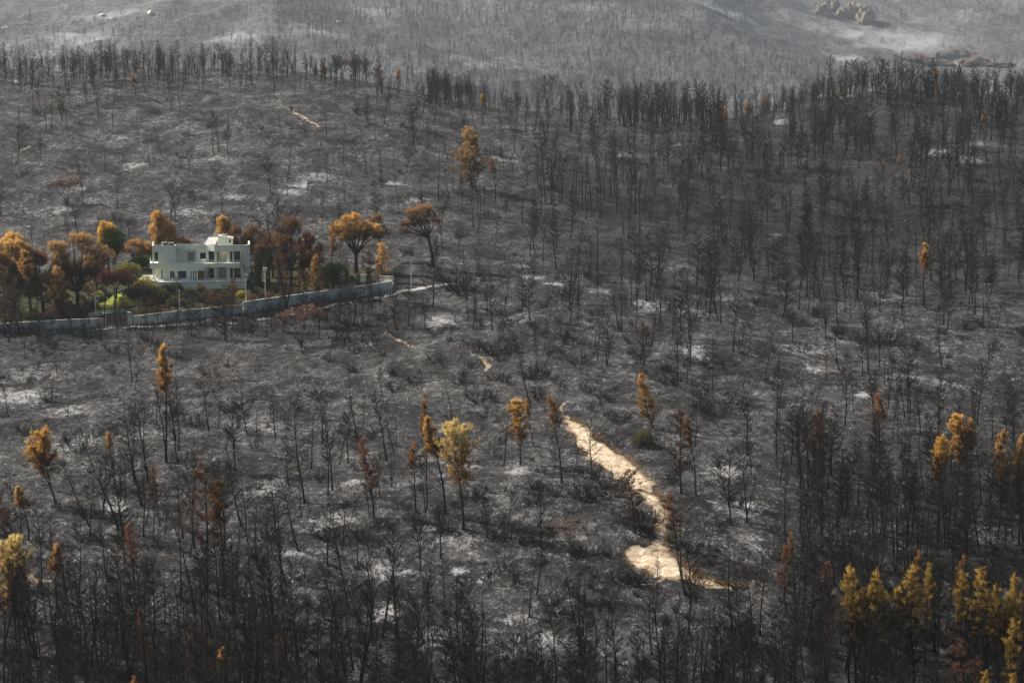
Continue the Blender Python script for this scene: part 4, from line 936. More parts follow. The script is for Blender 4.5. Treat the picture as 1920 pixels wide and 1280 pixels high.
# shape, base u, base v, top u, top v, width factor, label, category
SPECIAL = [
 ('pine_mass', 28, 592, 22, 432, .95, "big orange topped pine at the photo's left edge beside the villa garden", "tree"),
 ('pine_mass', -25, 585, -22, 450, 1.0, "orange pine cut off by the left edge, level with the villa", "tree"),
 ('brown_bushy', 82, 590, 76, 470, 1.4, "brown pine with pale tips between the orange edge pine and the dark umbrella pine", "tree"),
 ('umbrella_dark', 146, 584, 140, 440, .92, "large dark brown umbrella pine with golden tips left of the lawn", "tree"),
 ('half_green', 205, 520, 200, 413, .95, "tall tree half golden and half green left of the villa", "tree"),
 ('plum', 218, 561, 222, 506, 1.25, "dark reddish purple leaved tree above the green lawn", "tree"),
 ('plum', 180, 545, 190, 500, 1.0, "smaller dark reddish tree behind the dark timber poles", "tree"),
 ('olive_round', 241, 541, 240, 492, 1.15, "yellowish green round tree just left of the villa", "tree"),
 ('round_green', 266, 522, 266, 478, 1.15, "dark green round tree touching the villa's left side", "tree"),
 ('orange_bushy', 257, 505, 262, 448, 1.2, "russet bushy tree rising behind the dark green round tree", "tree"),
 ('orange_poplar', 298, 480, 298, 393, .85, "taller slender orange tree behind the villa's left roof", "tree"),
 ('orange_poplar', 316, 482, 316, 412, 1.05, "shorter rounder orange tree behind the villa's left roof", "tree"),
 ('orange_bushy', 340, 484, 343, 444, 1.0, "low orange tree just above the villa's roof middle", "tree"),
 ('orange_poplar', 421, 482, 420, 402, .8, "orange tree behind the roof stair tower", "tree"),
 ('brown_bushy', 449, 500, 447, 424, 1.0, "brown and orange tree behind the villa's right end", "tree"),
 ('brown', 484, 520, 484, 418, 1.3, "tall pale brown scorched tree right of the villa", "tree"),
 ('brown_bushy', 512, 520, 510, 440, 1.1, "dull brown tree behind the slim cypress", "tree"),
 ('cypress', 484, 545, 484, 469, 1.0, "tall dark green cypress just right of the villa", "tree"),
 ('cypress', 503, 545, 503, 473, .6, "slim dark green cypress right of the tall one", "tree"),
 ('cypress', 473, 560, 473, 500, .6, "small dark cypress beside the tall white street lamp", "tree"),
 ('brown', 524, 560, 524, 474, 1.1, "greenish brown cone shaped tree between cypress and golden column pine", "tree"),
 ('brown_bushy', 545, 548, 552, 410, .9, "tall orange brown pine behind the golden column pine", "tree"),
 ('slim_gold', 574, 545, 572, 446, 1.6, "golden column shaped pine right of the villa garden", "tree"),
 ('round_green', 626, 556, 625, 492, .9, "dark green tree behind the boundary wall below the umbrella pine", "tree"),
 ('umbrella_orange', 668, 512, 652, 400, 1.2, "orange umbrella pine with forked dark trunk on the slope right of the villa", "tree"),
 ('slim_gold', 711, 532, 710, 455, 2.3, "pale golden egg shaped pine by the garden's far corner", "tree"),
 ('cypress', 690, 532, 690, 497, .8, "small dark cypress at the end of the garden wall", "tree"),
 ('leaning_dark', 812, 500, 770, 385, .95, "dark pine with rust brown crown leaning left above the street lamp", "tree"),
 ('leaning_dark', 716, 490, 695, 402, .55, "small dark pine between the umbrella pine and the leaning pine", "tree"),
 ('heart', 565, 652, 556, 573, 1.0, "heart shaped scorched shrub with pinkish brown top below the boundary wall", "shrub"),
 ('cone_rust', 886, 352, 878, 241, 1.12, "big orange cone shaped pine alone on the middle slope", "tree"),
 ('tip_gold', 906, 235, 902, 178, 1.3, "orange tipped pine on the slope above the big orange cone pine", "tree"),
 ('tip_rust', 929, 379, 925, 296, 1.1, "thin rust tipped pine just right of the big orange cone pine", "tree"),
 ('heart', 126, 384, 121, 332, 1.0, "brown topped bushy tree on the left slope above the villa", "tree"),
 ('brown', 117, 228, 113, 163, 1.1, "dark brown conical pine on the upper left slope", "tree"),
 ('tip_gold', 255, 180, 250, 139, 1.5, "small orange topped pine on the upper left slope", "tree"),
 ('cone_gold', 70, 110, 70, 89, 1.2, "small golden pine on the left ridge", "tree"),
 ('cone_gold', 250, 100, 247, 82, 1.0, "tiny golden pine on the ridge, leftmost of a pair", "tree"),
 ('cone_gold', 270, 101, 268, 84, .9, "tiny golden pine on the ridge, rightmost of a pair", "tree"),
 ('tip_gold', 353, 108, 352, 78, 1.2, "orange tipped pine on the ridge above the bare dome of the hill", "tree"),
 ('tip_gold', 403, 112, 402, 79, 1.2, "faint orange pine on the ridge left of the pine cluster", "tree"),
 ('cone_rust', 608, 128, 607, 101, 1.2, "bright orange pine on the ridge left of the dark round crowns", "tree"),
 ('cone_rust', 593, 132, 592, 111, 1.0, "low orange pine on the ridge beside the bright orange one", "tree"),
 ('red', 548, 140, 545, 108, 1.1, "reddish brown pine on the ridge left of the orange pair", "tree"),
 ('heart', 658, 150, 658, 108, 1.0, "dark round crowned pine on the ridge right of the orange pair", "tree"),
 ('brown', 716, 175, 712, 123, 1.4, "dark bushy pine on the ridge beside a golden tip", "tree"),
 ('tip_gold', 748, 176, 746, 131, 1.1, "golden tipped pine on the ridge right of the dark bushy pine", "tree"),
 ('brown', 1140, 212, 1138, 143, 1.3, "tall dark pine standing out on the saddle, broadest of the crest", "tree"),
 ('brown', 1232, 232, 1228, 160, .9, "dark leaning pine on the saddle right of the broadest crest pine", "tree"),
 ('brown', 1070, 196, 1068, 150, .9, "dark spiky pine on the saddle left of the broadest crest pine", "tree"),
 ('heart', 1105, 200, 1104, 181, .6, "small pale golden pine in the saddle between the dark crest pines", "tree"),
 ('tip_gold', 1362, 262, 1360, 202, 1.1, "pale orange tipped pine on the right hill's left shoulder", "tree"),
 ('tip_gold', 1402, 235, 1400, 191, 1.0, "leaning orange pine on the right hill beside the pale orange one", "tree"),
 ('cone_gold', 1432, 195, 1431, 160, .9, "dark olive pine with orange head on the right hill", "tree"),
 ('cone_gold', 1512, 196, 1510, 176, 1.1, "small golden pine on the right hill, left of the white ash strip", "tree"),
 ('cone_gold', 1570, 192, 1571, 169, 1.4, "bright golden pine above the white ash strip on the right hill", "tree"),
 ('tip_gold', 1693, 160, 1692, 118, 1.2, "orange headed pine on the right hill's crest below the brown earth scar", "tree"),
 ('tip_gold', 1757, 165, 1755, 121, 1.1, "golden headed pine on the right hill's crest, right of the orange headed one", "tree"),
 ('cone_gold', 1758, 185, 1756, 151, 1.0, "yellow olive pine just under the right crest", "tree"),
 ('tip_gold', 1725, 240, 1722, 207, 1.0, "faint yellow pine in the middle of the dense right hill", "tree"),
 ('cone_gold', 1898, 235, 1900, 217, 1.8, "yellowish pine near the right edge of the dense hill", "tree"),
 ('tip_gold', 1843, 250, 1841, 215, 1.0, "olive yellow pine left of the edge pine on the dense hill", "tree"),
 ('cone_gold', 1686, 312, 1686, 291, 1.8, "pale golden pine among dark trees in the right hill's lower part", "tree"),
 ('tip_gold', 1656, 335, 1655, 301, 1.1, "dim golden pine left of the pale golden one on the right hill", "tree"),
 ('tip_gold', 1602, 262, 1602, 228, 1.0, "dim orange pine in the haze of the right hill", "tree"),
 ('tip_rust', 1315, 225, 1312, 190, 1.0, "faint orange brown pine at the left foot of the right hill", "tree"),
 ('tip_gold', 1733, 572, 1735, 458, 1.2, "dark dense pine with orange head on the right slope", "tree"),
 ('cone_gold', 1225, 802, 1198, 696, 1.15, "orange cone pine leaning over the top of the sandy track", "tree"),
 ('half_gold', 975, 872, 970, 752, 1.15, "golden bushy pine left of the sandy track's head", "tree"),
 ('tip_gold', 1000, 836, 988, 747, .9, "slender golden tipped pine right behind the golden bushy pine", "tree"),
 ('tip_rust', 1053, 906, 1038, 740, 1.0, "thin pine with golden brown tip at the left of the track's head", "tree"),
 ('tip_gold', 834, 962, 800, 780, 1.1, "leaning pine with golden crown, left one of the centre pair", "tree"),
 ('tip_rust', 800, 955, 796, 738, .55, "very slim rusty pine rising above the centre pair", "tree"),
 ('round_gold', 868, 992, 854, 796, 1.0, "pine with round golden crown, right one of the centre pair", "tree"),
 ('tip_rust', 780, 962, 772, 830, 1.0, "thin rusty pine left of the centre pair", "tree"),
 ('tip_gold', 311, 866, 305, 650, .9, "tall pine with one golden orange side above the left slope trees", "tree"),
 ('half_gold2', 106, 944, 72, 806, 1.1, "golden topped leaning pine near the left edge", "tree"),
 ('tip_gold', 53, 1012, 36, 910, 1.5, "orange brown pine below the golden leaning pine at the left", "tree"),
 ('red', 12, 1030, 4, 915, 1.4, "rust red pine on the left edge", "tree"),
 ('round_gold', 34, 1225, 24, 1015, .95, "big yellow green crowned pine at the lower left edge", "tree"),
 ('tip_gold', 112, 1150, 110, 1020, 1.2, "dim yellow tipped pine right of the big yellow crown", "tree"),
 ('tip_gold', 214, 880, 202, 810, 1.3, "small orange tipped pine between tall bare pines on the left", "tree"),
 ('red', 252, 1105, 250, 978, 1.35, "bushy rust topped pine in the lower left", "tree"),
 ('brown', 388, 1110, 380, 872, 1.25, "broad brown scorched pine in the lower left thicket", "tree"),
 ('tip_rust', 420, 1120, 408, 902, 1.0, "brown tipped pine right against the broad brown one", "tree"),
 ('red', 300, 985, 288, 870, .8, "thin rusty brown pine left of the broad brown one", "tree"),
 ('brown', 375, 1330, 372, 1180, 1.4, "dark orange speckled pine at the bottom left", "tree"),
 ('tip_gold', 418, 1340, 415, 1212, 1.1, "orange spotted pine right of the speckled one at the bottom", "tree"),
 ('tip_gold', 256, 1345, 254, 1266, 1.2, "orange tip just entering at the bottom edge on the left", "tree"),
 ('red', 272, 1290, 270, 1140, .8, "dark reddish narrow pine in the bottom left thicket", "tree"),
 ('brown', 524, 1330, 522, 1190, 1.2, "brownish scorched pine at the bottom, left of centre", "tree"),
 ('brown', 1190, 1000, 1178, 882, 1.5, "rounded brown twiggy tree beside the narrow part of the sandy track", "tree"),
 ('brown', 1278, 925, 1272, 770, 1.15, "brownish pine pair's left tree right of the sandy track", "tree"),
 ('tip_rust', 1304, 928, 1290, 780, .9, "brownish pine pair's right tree right of the sandy track", "tree"),
 ('red', 1270, 1030, 1258, 920, 1.3, "reddish twiggy pine standing over the narrow track", "tree"),
 ('red', 700, 972, 690, 820, 1.1, "reddish brown group pine left of the centre pair", "tree"),
 ('red', 100, 780, 98, 700, .3, "thin reddish sapling on the left slope", "tree"),
 ('red', 1475, 1145, 1462, 1020, 1.2, "rust red pine left of the golden stand at the lower right", "tree"),
 ('tip_rust', 1488, 1120, 1482, 998, .9, "dark red tipped pine behind the rust red one", "tree"),
 ('red', 1542, 1180, 1540, 1050, 1.1, "dull rusty pine between the rust red one and the golden stand", "tree"),
 ('yolk', 1604, 1290, 1600, 1058, 1.02, "golden crowned pine, leftmost of the golden stand at lower right", "tree"),
 ('yolk', 1640, 1300, 1648, 1064, 0.91, "broad golden crowned pine, second of the golden stand", "tree"),
 ('yolk2', 1592, 1280, 1584, 1066, 0.93, "orange golden crown pressed behind the leftmost golden pine", "tree"),
 ('yolk2', 1712, 1300, 1712, 1058, 1.16, "golden pine standing apart, middle of the golden stand", "tree"),
 ('yolk2', 1732, 1290, 1736, 1054, 0.70, "narrow golden spire close behind the middle golden pine", "tree"),
 ('yolk2', 1790, 1310, 1788, 1070, 0.87, "narrow golden pine, second last group of the golden stand", "tree"),
 ('yolk2', 1846, 1320, 1844, 1066, 1.22, "tall golden pine with pointed top near the lower right corner", "tree"),
 ('yolk', 1900, 1320, 1900, 1076, 0.86, "golden pine at the right edge of the golden stand", "tree"),
 ('yolk2', 1888, 1400, 1884, 1160, 1.03, "olive gold pine below the golden pine at the right edge", "tree"),
 ('brown', 1800, 1420, 1794, 1200, 1.4, "orange brown pine with faint gold top near the bottom right", "tree"),
 ('yolk2', 1850, 1450, 1852, 1256, 0.93, "yellow tip entering at the bottom right edge", "tree"),
 ('yolk2', 1905, 1450, 1903, 1262, 1.16, "yellow crown entering at the bottom right corner", "tree"),
 ('half_gold', 1795, 925, 1793, 780, .95, "bright golden orange pine on the right, above the dark stand", "tree"),
 ('tip_gold', 1818, 930, 1817, 787, 1.1, "golden orange pine right beside the bright one above the dark stand", "tree"),
 ('half_gold2', 1766, 960, 1764, 822, .8, "olive gold pine lower left of the bright pair on the right", "tree"),
 ('cone_rust', 1878, 950, 1876, 808, .7, "dull orange pine right of the bright pair", "tree"),
 ('cone_rust', 1915, 950, 1914, 815, .7, "dull orange pine at the right edge below the slope", "tree"),
 ('tip_rust', 1650, 880, 1648, 736, 1.3, "orange brown headed pine on top of the dark stand", "tree"),
 ('red', 1530, 900, 1528, 765, 1.0, "faint red tipped pine in the dark stand left of the orange brown one", "tree"),
 ('tip_rust', 1716, 1200, 1715, 1032, .8, "rusty pine behind the middle of the golden stand", "tree"),
 ('tip_rust', 1795, 1220, 1796, 1040, .8, "small orange tipped pine behind the narrow golden pine", "tree"),
 ('brown', 1200, 680, 1203, 602, 1.0, "reddish brown twiggy tree above the orange cone pine", "tree"),
 ('tip_gold', 60, 600, 52, 470, 1.5, "spiky golden tipped pine rising out of the left garden belt", "tree"),
 ('cone_rust', 112, 598, 108, 500, 1.0, "rusty bush like pine in front of the dark umbrella pine's left side", "tree"),
 ('brown', 8, 612, 6, 500, 1.3, "dark brown pine at the left edge behind the boundary wall", "tree"),
 ('brown', 165, 600, 168, 520, 1.2, "twiggy brown tree just left of the white street lamp", "tree"),
 ('brown', 30, 616, 34, 525, 1.2, "dim brown tree between the edge pine and the boundary wall", "tree"),
 ('brown', 400, 598, 402, 545, 1.6, "grey brown twiggy tree in front of the villa's lower right rooms", "tree"),
 ('brown', 432, 590, 436, 520, 1.2, "brown conical tree before the villa's right corner", "tree"),
 ('brown', 540, 580, 538, 500, 1.3, "brown scorched tree behind the upper wall right of the cypresses", "tree"),
 ('cone_rust', 596, 560, 592, 480, .8, "dull rusty pine right of the golden column pine", "tree"),
 ('brown_bushy', 480, 500, 476, 425, 1.0, "hazy brown crown behind the cypresses", "tree"),
 ('brown_bushy', 580, 520, 586, 440, .8, "brown bushy pine behind the golden column pine's right side", "tree"),
 ('tip_rust', 625, 540, 622, 440, 1.4, "sparse rusty pine left of the orange umbrella pine", "tree"),
 ('brown', 700, 560, 694, 470, 1.3, "dark twiggy tree beside the pale golden egg shaped pine", "tree"),
 ('yolk', 1872, 1320, 1870, 1095, 0.86, "golden pine between the tall pointed one and the edge pine", "tree"),

]
LAND = [("the villa", 380, 495), ("the brown gate", 218, 600), ("the sandy clearing", 1225, 1050), ("the sandy track", 1150, 860), ("the round dull green shrub", 1206, 822)]
LANDSP = {"big orange cone shaped pine alone on the middle slope": "the big orange cone pine", "orange umbrella pine with forked dark trunk on the slope right of the villa": "the orange umbrella pine",
 "orange cone pine leaning over the top of the sandy track": "the orange pine by the track", "pine with round golden crown, right one of the centre pair": "the round golden crown",
 "golden bushy pine left of the sandy track's head": "the golden bushy pine", "golden topped leaning pine near the left edge": "the golden leaning pine",
 "heart shaped scorched shrub with pinkish brown top below the boundary wall": "the heart shaped shrub", "dark dense pine with orange head on the right slope": "the orange headed dark pine",
 "golden crowned pine, leftmost of the golden stand at lower right": "the golden stand", "rust red pine left of the golden stand at the lower right": "the rust red pine",
 "bushy rust topped pine in the lower left": "the bushy rust topped pine", "broad brown scorched pine in the lower left thicket": "the broad brown pine",
 "bright golden orange pine on the right, above the dark stand": "the bright golden orange pine", "brown topped bushy tree on the left slope above the villa": "the brown bushy tree",
 "tall pine with one golden orange side above the left slope trees": "the one sided golden pine", "street lamp": "", "tall dark pine standing out on the saddle, broadest of the crest": "the broadest crest pine",
 "big yellow green crowned pine at the lower left edge": "the yellow crowned pine", "dark pine with rust brown crown leaning left above the street lamp": "the leaning rust crowned pine"}
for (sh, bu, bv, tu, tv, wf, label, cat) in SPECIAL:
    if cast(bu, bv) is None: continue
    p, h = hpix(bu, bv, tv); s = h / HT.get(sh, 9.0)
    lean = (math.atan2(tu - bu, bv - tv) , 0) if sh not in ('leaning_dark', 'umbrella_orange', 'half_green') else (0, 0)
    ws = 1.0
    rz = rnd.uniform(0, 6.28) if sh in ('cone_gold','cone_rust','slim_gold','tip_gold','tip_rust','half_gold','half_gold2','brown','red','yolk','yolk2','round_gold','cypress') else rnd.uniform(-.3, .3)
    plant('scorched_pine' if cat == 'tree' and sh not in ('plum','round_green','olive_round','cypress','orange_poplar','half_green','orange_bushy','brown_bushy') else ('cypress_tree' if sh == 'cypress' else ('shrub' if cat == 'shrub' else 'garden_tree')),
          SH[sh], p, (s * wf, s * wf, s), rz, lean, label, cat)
    USED.append((p.x, p.y, 2.0))
    if label in LANDSP: LAND.append((LANDSP[label], tu, (bv + 2 * tv) / 3))

# garden shrubs
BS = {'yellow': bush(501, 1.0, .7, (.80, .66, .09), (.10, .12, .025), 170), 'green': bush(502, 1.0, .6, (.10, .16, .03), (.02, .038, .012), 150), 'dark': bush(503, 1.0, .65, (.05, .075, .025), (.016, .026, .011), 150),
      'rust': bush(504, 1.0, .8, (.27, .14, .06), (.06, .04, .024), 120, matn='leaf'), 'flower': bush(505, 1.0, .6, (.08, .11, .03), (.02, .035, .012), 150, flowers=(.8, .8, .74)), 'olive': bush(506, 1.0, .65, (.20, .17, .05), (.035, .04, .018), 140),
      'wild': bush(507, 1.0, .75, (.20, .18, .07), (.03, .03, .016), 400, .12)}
GARD = [('yellow',270,549,22,"golden yellow domed bush in front of the villa's left end"),('green',252,553,14,"green bush left of the golden yellow dome"),('dark',262,560,20,"dark hedge under the golden yellow dome"),
 ('green',238,554,10,"low green bush at the lawn's upper edge"),('flower',186,566,13,"dark bush with white blossoms left of the lawn"),('flower',200,557,9,"small white flowering bush beside the taller dark pole"),('dark',172,582,14,"dark shrub left of the blossoming bush"),
 ('rust',282,578,14,"large rusty red shrub right of the lawn"),('rust',276,585,7,"small rust coloured clump at the low white wall"),('green',330,545,13,"rounded olive green bush below the villa's wide window"),('dark',352,540,8,"clipped dark hedge below the terrace wall"),
 ('green',356,556,14,"bright green bush below the clipped hedge"),('yellow',372,540,10,"yellow green bush below the front door"),('rust',377,548,10,"rusty orange shrub below the front door"),('dark',310,546,10,"dark shrub below the villa's left window"),
 ('olive',300,560,16,"olive shrub between rusty shrub and slim lamp"),('green',322,572,12,"green bush left of the slim pale lamp"),('rust',334,572,10,"rust brown cone shaped shrub beside the slim pale lamp"),('olive',290,590,12,"grey green bush just behind the boundary wall"),
 ('rust',405,572,11,"large rusty shrub below the villa's right balcony"),('olive',390,560,14,"dull olive shrub below the lower right rooms"),('rust',436,548,10,"tall rusty shrub in front of the villa's right end"),('olive',425,565,12,"olive bush near the right end of the garden"),
 ('yellow',452,558,10,"yellow green mound left of the tall white lamp"),('green',480,552,12,"green clump below the tall cypress"),('rust',470,566,12,"rust bush right of the tall white lamp"),('rust',505,565,12,"rusty shrub below the square headed lamp"),
 ('olive',540,565,18,"large olive brown shrub behind the wall"),('dark',560,560,12,"dark shrub below the golden column pine"),('green',695,534,7,"small green bush at the garden's far corner"),('dark',600,560,14,"dark shrub behind the middle of the upper wall"),
 ('rust',645,552,12,"brown shrub behind the wall beside the thin lamp post"),('gold_palm',234,586,13,"small orange leaved tree in front of the lawn"),('green',470,530,16,"bright green bush against the villa's right wall"),
 ('olive',262,592,13,"olive shrub at the boundary wall's start"),('rust',305,592,10,"rust shrub at the boundary wall below the olive one"),('dark',120,590,22,"dark shrub mass under the umbrella pine"),('rust',95,600,16,"rusty brown undergrowth left of the umbrella pine's trunk"),
 ('olive',60,600,18,"olive undergrowth behind the left boundary wall"),('dark',150,596,14,"dark bush right of the umbrella pine's trunk"),('rust',25,605,18,"brown undergrowth at the left edge behind the wall")]
for (k, u, v, wpx, label) in GARD:
    if k == 'gold_palm':
        p, h = hpix(u, v, v - 22); plant('garden_tree', SH['gold_palm'], p, h / 3.1, 0, (0, 0), label, 'tree'); continue
    p = pt(u, v); r = wpx * (p.y / F); plant('garden_bush', [BS[k]], p, (r, r, r), rnd.uniform(0, 6.28), (0, 0), label, 'bush')
gr = random.Random(77); gpoly = [(250, 566, 450, 590), (330, 548, 470, 580), (470, 545, 690, 560), (470, 520, 560, 548), (20, 585, 165, 606), (160, 548, 178, 585)]
GL = {'green': 'green garden bush', 'dark': 'dark green garden bush', 'rust': 'scorched rusty garden shrub', 'olive': 'dull olive garden shrub', 'yellow': 'yellow green garden bush'}
EX = []
for (a_, b_, c_, d_, n_) in [(250, 566, 330, 594, 12), (330, 552, 450, 580, 24), (450, 535, 560, 562, 18), (560, 520, 690, 556, 20), (20, 585, 165, 604, 18), (238, 545, 300, 566, 8), (560, 500, 650, 522, 8), (60, 540, 200, 580, 14)]:
    for q in range(n_):
        u, v = gr.uniform(a_, c_), gr.uniform(b_, d_)
        wl = 620 - .1 * max(0, u - 243) if u > 243 else 618
        k = gr.choice(['rust', 'rust', 'dark', 'olive', 'green', 'olive', 'dark']); EX.append(dict(k=k, u=u, v=v, tu=u, tv=v - 10, r=gr.uniform(4, 7) if 300 < u < 460 else gr.uniform(5, 11), lean=0))
relate_later = EX
p = pt(1206, 836); r = 20 * p.y / F; plant('wild_bush', [BS['wild']], p, (r, r, r * 1.15), .4, (0, 0), "round dull green shrub, unburnt, right of the sandy track", 'bush')

# ------------------------------------------------------------------ bare burnt trees, placed one by one
HAND = """S117,228,113,163 W74,197,62,143 S134,204,130,155 S161,190,159,157 S184,222,178,167 B212,237,209,187 B149,233,148,197 B257,238,255,200 V320,208,312,160 V338,203,336,163
S374,173,372,117 V473,168,472,140 S513,157,512,97 S564,162,558,140 B452,157,448,127 B442,208,437,177 B429,230,428,207 B493,230,490,200 B528,253,522,213 B487,257,485,230 B400,288,395,223 B367,252,367,230
S597,292,588,247 S542,328,537,267 S628,320,623,277 S614,343,610,287 W508,362,505,283 B577,358,575,317 S150,335,147,290 B230,307,227,263 B269,295,263,250 B288,313,287,277 S352,332,345,273 P330,417,325,347 W418,400,413,333
S603,413,603,360 P525,413,515,353 B135,277,133,250 B23,310,22,270 B175,283,173,263 S665,197,662,147 S729,185,723,140 B748,177,743,133 S762,177,758,123 S778,167,768,117 S821,195,820,143 S720,233,708,157 B703,263,695,213
W773,240,768,187 S815,232,810,180 B795,245,793,220 W868,230,866,187 B845,233,842,200 S985,248,980,180 S970,227,960,153 S1008,202,998,157 B1070,237,1067,200 S1145,213,1140,143 S1168,222,1165,180 S1247,240,1230,163 S1188,278,1187,230
S1205,270,1195,200 S1110,225,1107,187 B1140,267,1140,247 S1022,267,1020,227 S1042,283,1038,230 B828,270,827,230 B738,307,730,250 S688,328,680,267 B660,323,657,277 W762,322,757,257 S965,287,962,217 S938,292,933,217
B945,318,940,267 S962,333,960,287 S717,353,713,280 B822,377,817,277 B790,387,788,327 B748,400,745,347 S1023,380,1018,277 S1033,382,1030,300 S1053,382,1045,283 T1048,380,1052,300 B1072,380,1070,283 B1107,388,1107,283
S1118,372,1113,293 B1133,374,1131,300 S1153,367,1153,267 S1190,400,1185,273 W1220,417,1212,367 B980,420,978,347 S900,423,893,350 S888,427,883,333 B643,307,642,253 B697,327,695,277 W785,460,770,410
S1329,602,1322,507 S1342,584,1333,447 S1352,607,1347,504 B1286,549,1282,504 T1468,594,1462,477 S1473,584,1467,527 W1585,560,1573,470 S1568,555,1560,477 S1526,596,1522,510 S1487,640,1485,560 W1392,640,1387,570 S1407,654,1405,577
S1436,703,1422,607 S1335,730,1320,627 B1300,740,1290,660 P1575,694,1557,580 S1617,705,1607,614 S1628,694,1622,574 S1668,657,1660,570 W1693,562,1690,477 B1717,574,1715,510 V1697,614,1683,560 S1766,684,1757,587 B1760,634,1755,560
S1827,590,1820,477 S1853,605,1847,544 W1869,615,1863,537 B1888,624,1887,567 S1720,690,1718,640 S1882,720,1882,674 S1912,690,1912,634 B1530,655,1525,614 S1640,572,1633,487 S1607,560,1600,427 S1643,467,1638,414 S1423,505,1422,454
S1402,853,1390,720 S1455,853,1452,744 S1492,853,1487,760 P1573,739,1572,710 V1527,760,1515,717 B50,748,47,697 W108,708,102,643 B127,780,120,720 W252,733,240,653 S312,867,290,717 S330,827,318,690 W277,903,267,750 S267,947,238,797
P222,993,170,820 S168,987,120,853 B190,1010,182,930 B213,880,205,827 S343,1010,338,870 S333,870,328,750 W442,882,437,750 P405,903,390,820 S423,843,405,743 W463,812,457,713 B483,827,477,757 S517,820,510,720 S603,833,588,713
V607,763,600,733 W637,870,627,773 S565,970,560,890 W572,943,563,750 P560,1033,513,880 P460,1000,433,890 V423,940,430,887 B615,1057,610,947 B480,1040,480,953 S288,1000,283,893 S310,1000,300,900 S653,868,645,757 S680,805,675,737
S717,743,713,677 W740,848,723,750 S725,863,703,727 B743,833,747,773 S713,933,712,847 S703,930,693,873 S692,963,683,893 S797,960,783,853 S869,990,867,907 S915,1008,913,907 B907,950,905,907 S827,1047,817,940 B673,1067,648,940
V732,1053,728,993 S1037,900,1033,840 B1000,837,993,787 S1077,907,1070,840 P1132,780,1103,717 B1077,737,1073,713 W832,690,827,647 V1090,680,1090,640 S1205,690,1187,637 P1138,683,1133,620 S727,617,723,570 T743,617,738,537
T766,610,758,520 W797,614,792,550 T812,574,807,447 S887,617,885,540 S877,615,875,567 S944,637,942,587 S1002,652,1000,597 S1020,657,1015,600 W1073,649,1063,587 T1138,684,1130,584 S1117,650,1112,580 T1203,692,1193,614
P1033,535,1007,490 S1080,525,1070,427 S1170,520,1157,447 S1192,557,1187,504 S1218,564,1207,484 T1232,560,1230,477 S1263,542,1262,494 S897,455,893,417 B963,574,963,527 S1160,617,1150,527 S1085,607,1080,544 S1120,674,1110,577 S1055,584,1053,550
S43,1263,32,1087 S87,1170,75,1070 S110,1236,100,1066 S152,1236,143,1086 T220,1276,207,1086 S238,1276,233,1136 T295,1266,290,1040 T330,1280,320,1103 T350,1203,340,1083 T413,1163,393,986 T440,1146,423,996 S560,1233,548,1040 S620,1236,617,1060
P607,1170,597,1086 S533,1180,527,1093 S520,1186,515,1073 V470,1253,450,1103 B60,1280,60,1186 S8,1280,3,1113 S615,1060,610,953 S825,1046,817,936 S832,1120,828,1013 B705,1188,697,1073 S745,1181,732,1100 V797,1206,747,1080
S803,1203,803,1070 B993,1156,983,1033 W675,1290,643,1080 S677,1243,677,1153 W880,1290,873,1146 V930,1276,930,1220 P1100,1290,1063,1143 S1117,1290,1110,1126 S1137,1290,1133,1136 S1233,1110,1230,1033 P1286,1116,1265,940 B973,1089,968,1043
S952,1001,935,905 V970,1215,968,1180 B1305,926,1290,853 S1409,890,1403,786 S1463,908,1460,803 T1520,1036,1510,886 B1630,1013,1627,903 S1675,1043,1660,870 S1720,1036,1707,920 S1777,1030,1777,903 T1810,1066,1805,886 S1837,1033,1817,880
S1887,1033,1883,873 S1917,1013,1903,886 B1377,1066,1375,1013 T1600,1020,1580,903 S1650,1003,1643,880 T1493,1153,1490,1043 V1300,1280,1293,1153 B1317,1280,1315,1140 W1377,1276,1367,1130 T1407,1280,1403,1140 S1340,1280,1338,1136
T38,632,22,500 T70,640,60,540 W100,625,95,560 T297,612,292,535 T330,627,320,555 T372,612,370,558 T400,614,390,540 T425,637,420,530 W437,609,435,545 P532,607,513,390 S515,620,505,577 W632,605,612,540 T662,610,655,505 T1618,1290,1612,1075 T1682,1300,1680,1090 T1755,1300,1752,1085 T1815,1290,1812,1090 T1872,1300,1868,1100 S590,612,587,555 W615,607,612,548
T15,640,8,520 W130,622,126,560 T160,626,156,572 W250,616,246,572 T272,620,268,568 W355,610,350,566 T455,606,452,548 W478,602,474,550 T560,598,556,540 W700,592,694,535 T648,585,644,528 T1556,1150,1550,960 S1580,1100,1572,930 T1540,1000,1532,850 S1702,990,1700,860 T1760,1000,1752,850 S1870,1010,1865,850 S1500,1000,1496,860 T1620,1100,1612,950""".split()
rng = np.random.default_rng(5)
TREES = []        # kind letter, (x,y,z), height, leanx, u, v, tu, tv
ALLOW = {'S': 5, 'W': 4, 'B': 4, 'V': 3, 'T': 3, 'P': 2}
def add_tree(kd, bu, bv, tu, tv):
    c = cast_near(bu, bv)
    if c is None: return
    x, y, z = c[:3]; dep = y * cp - (z - CAMZ) * sp; h = (bv - tv) * dep / F / cp
    TREES.append(dict(k=kd + str(int(rng.integers(ALLOW[kd]))), p=(x, y, z), h=h, lean=math.atan2(tu - bu, bv - tv), u=bu, v=bv, tu=tu, tv=tv, px=bv - tv))
for s in HAND:
    a = [float(q) for q in s[1:].split(',')]; add_tree(s[0], *a)
NHAND = len(TREES)
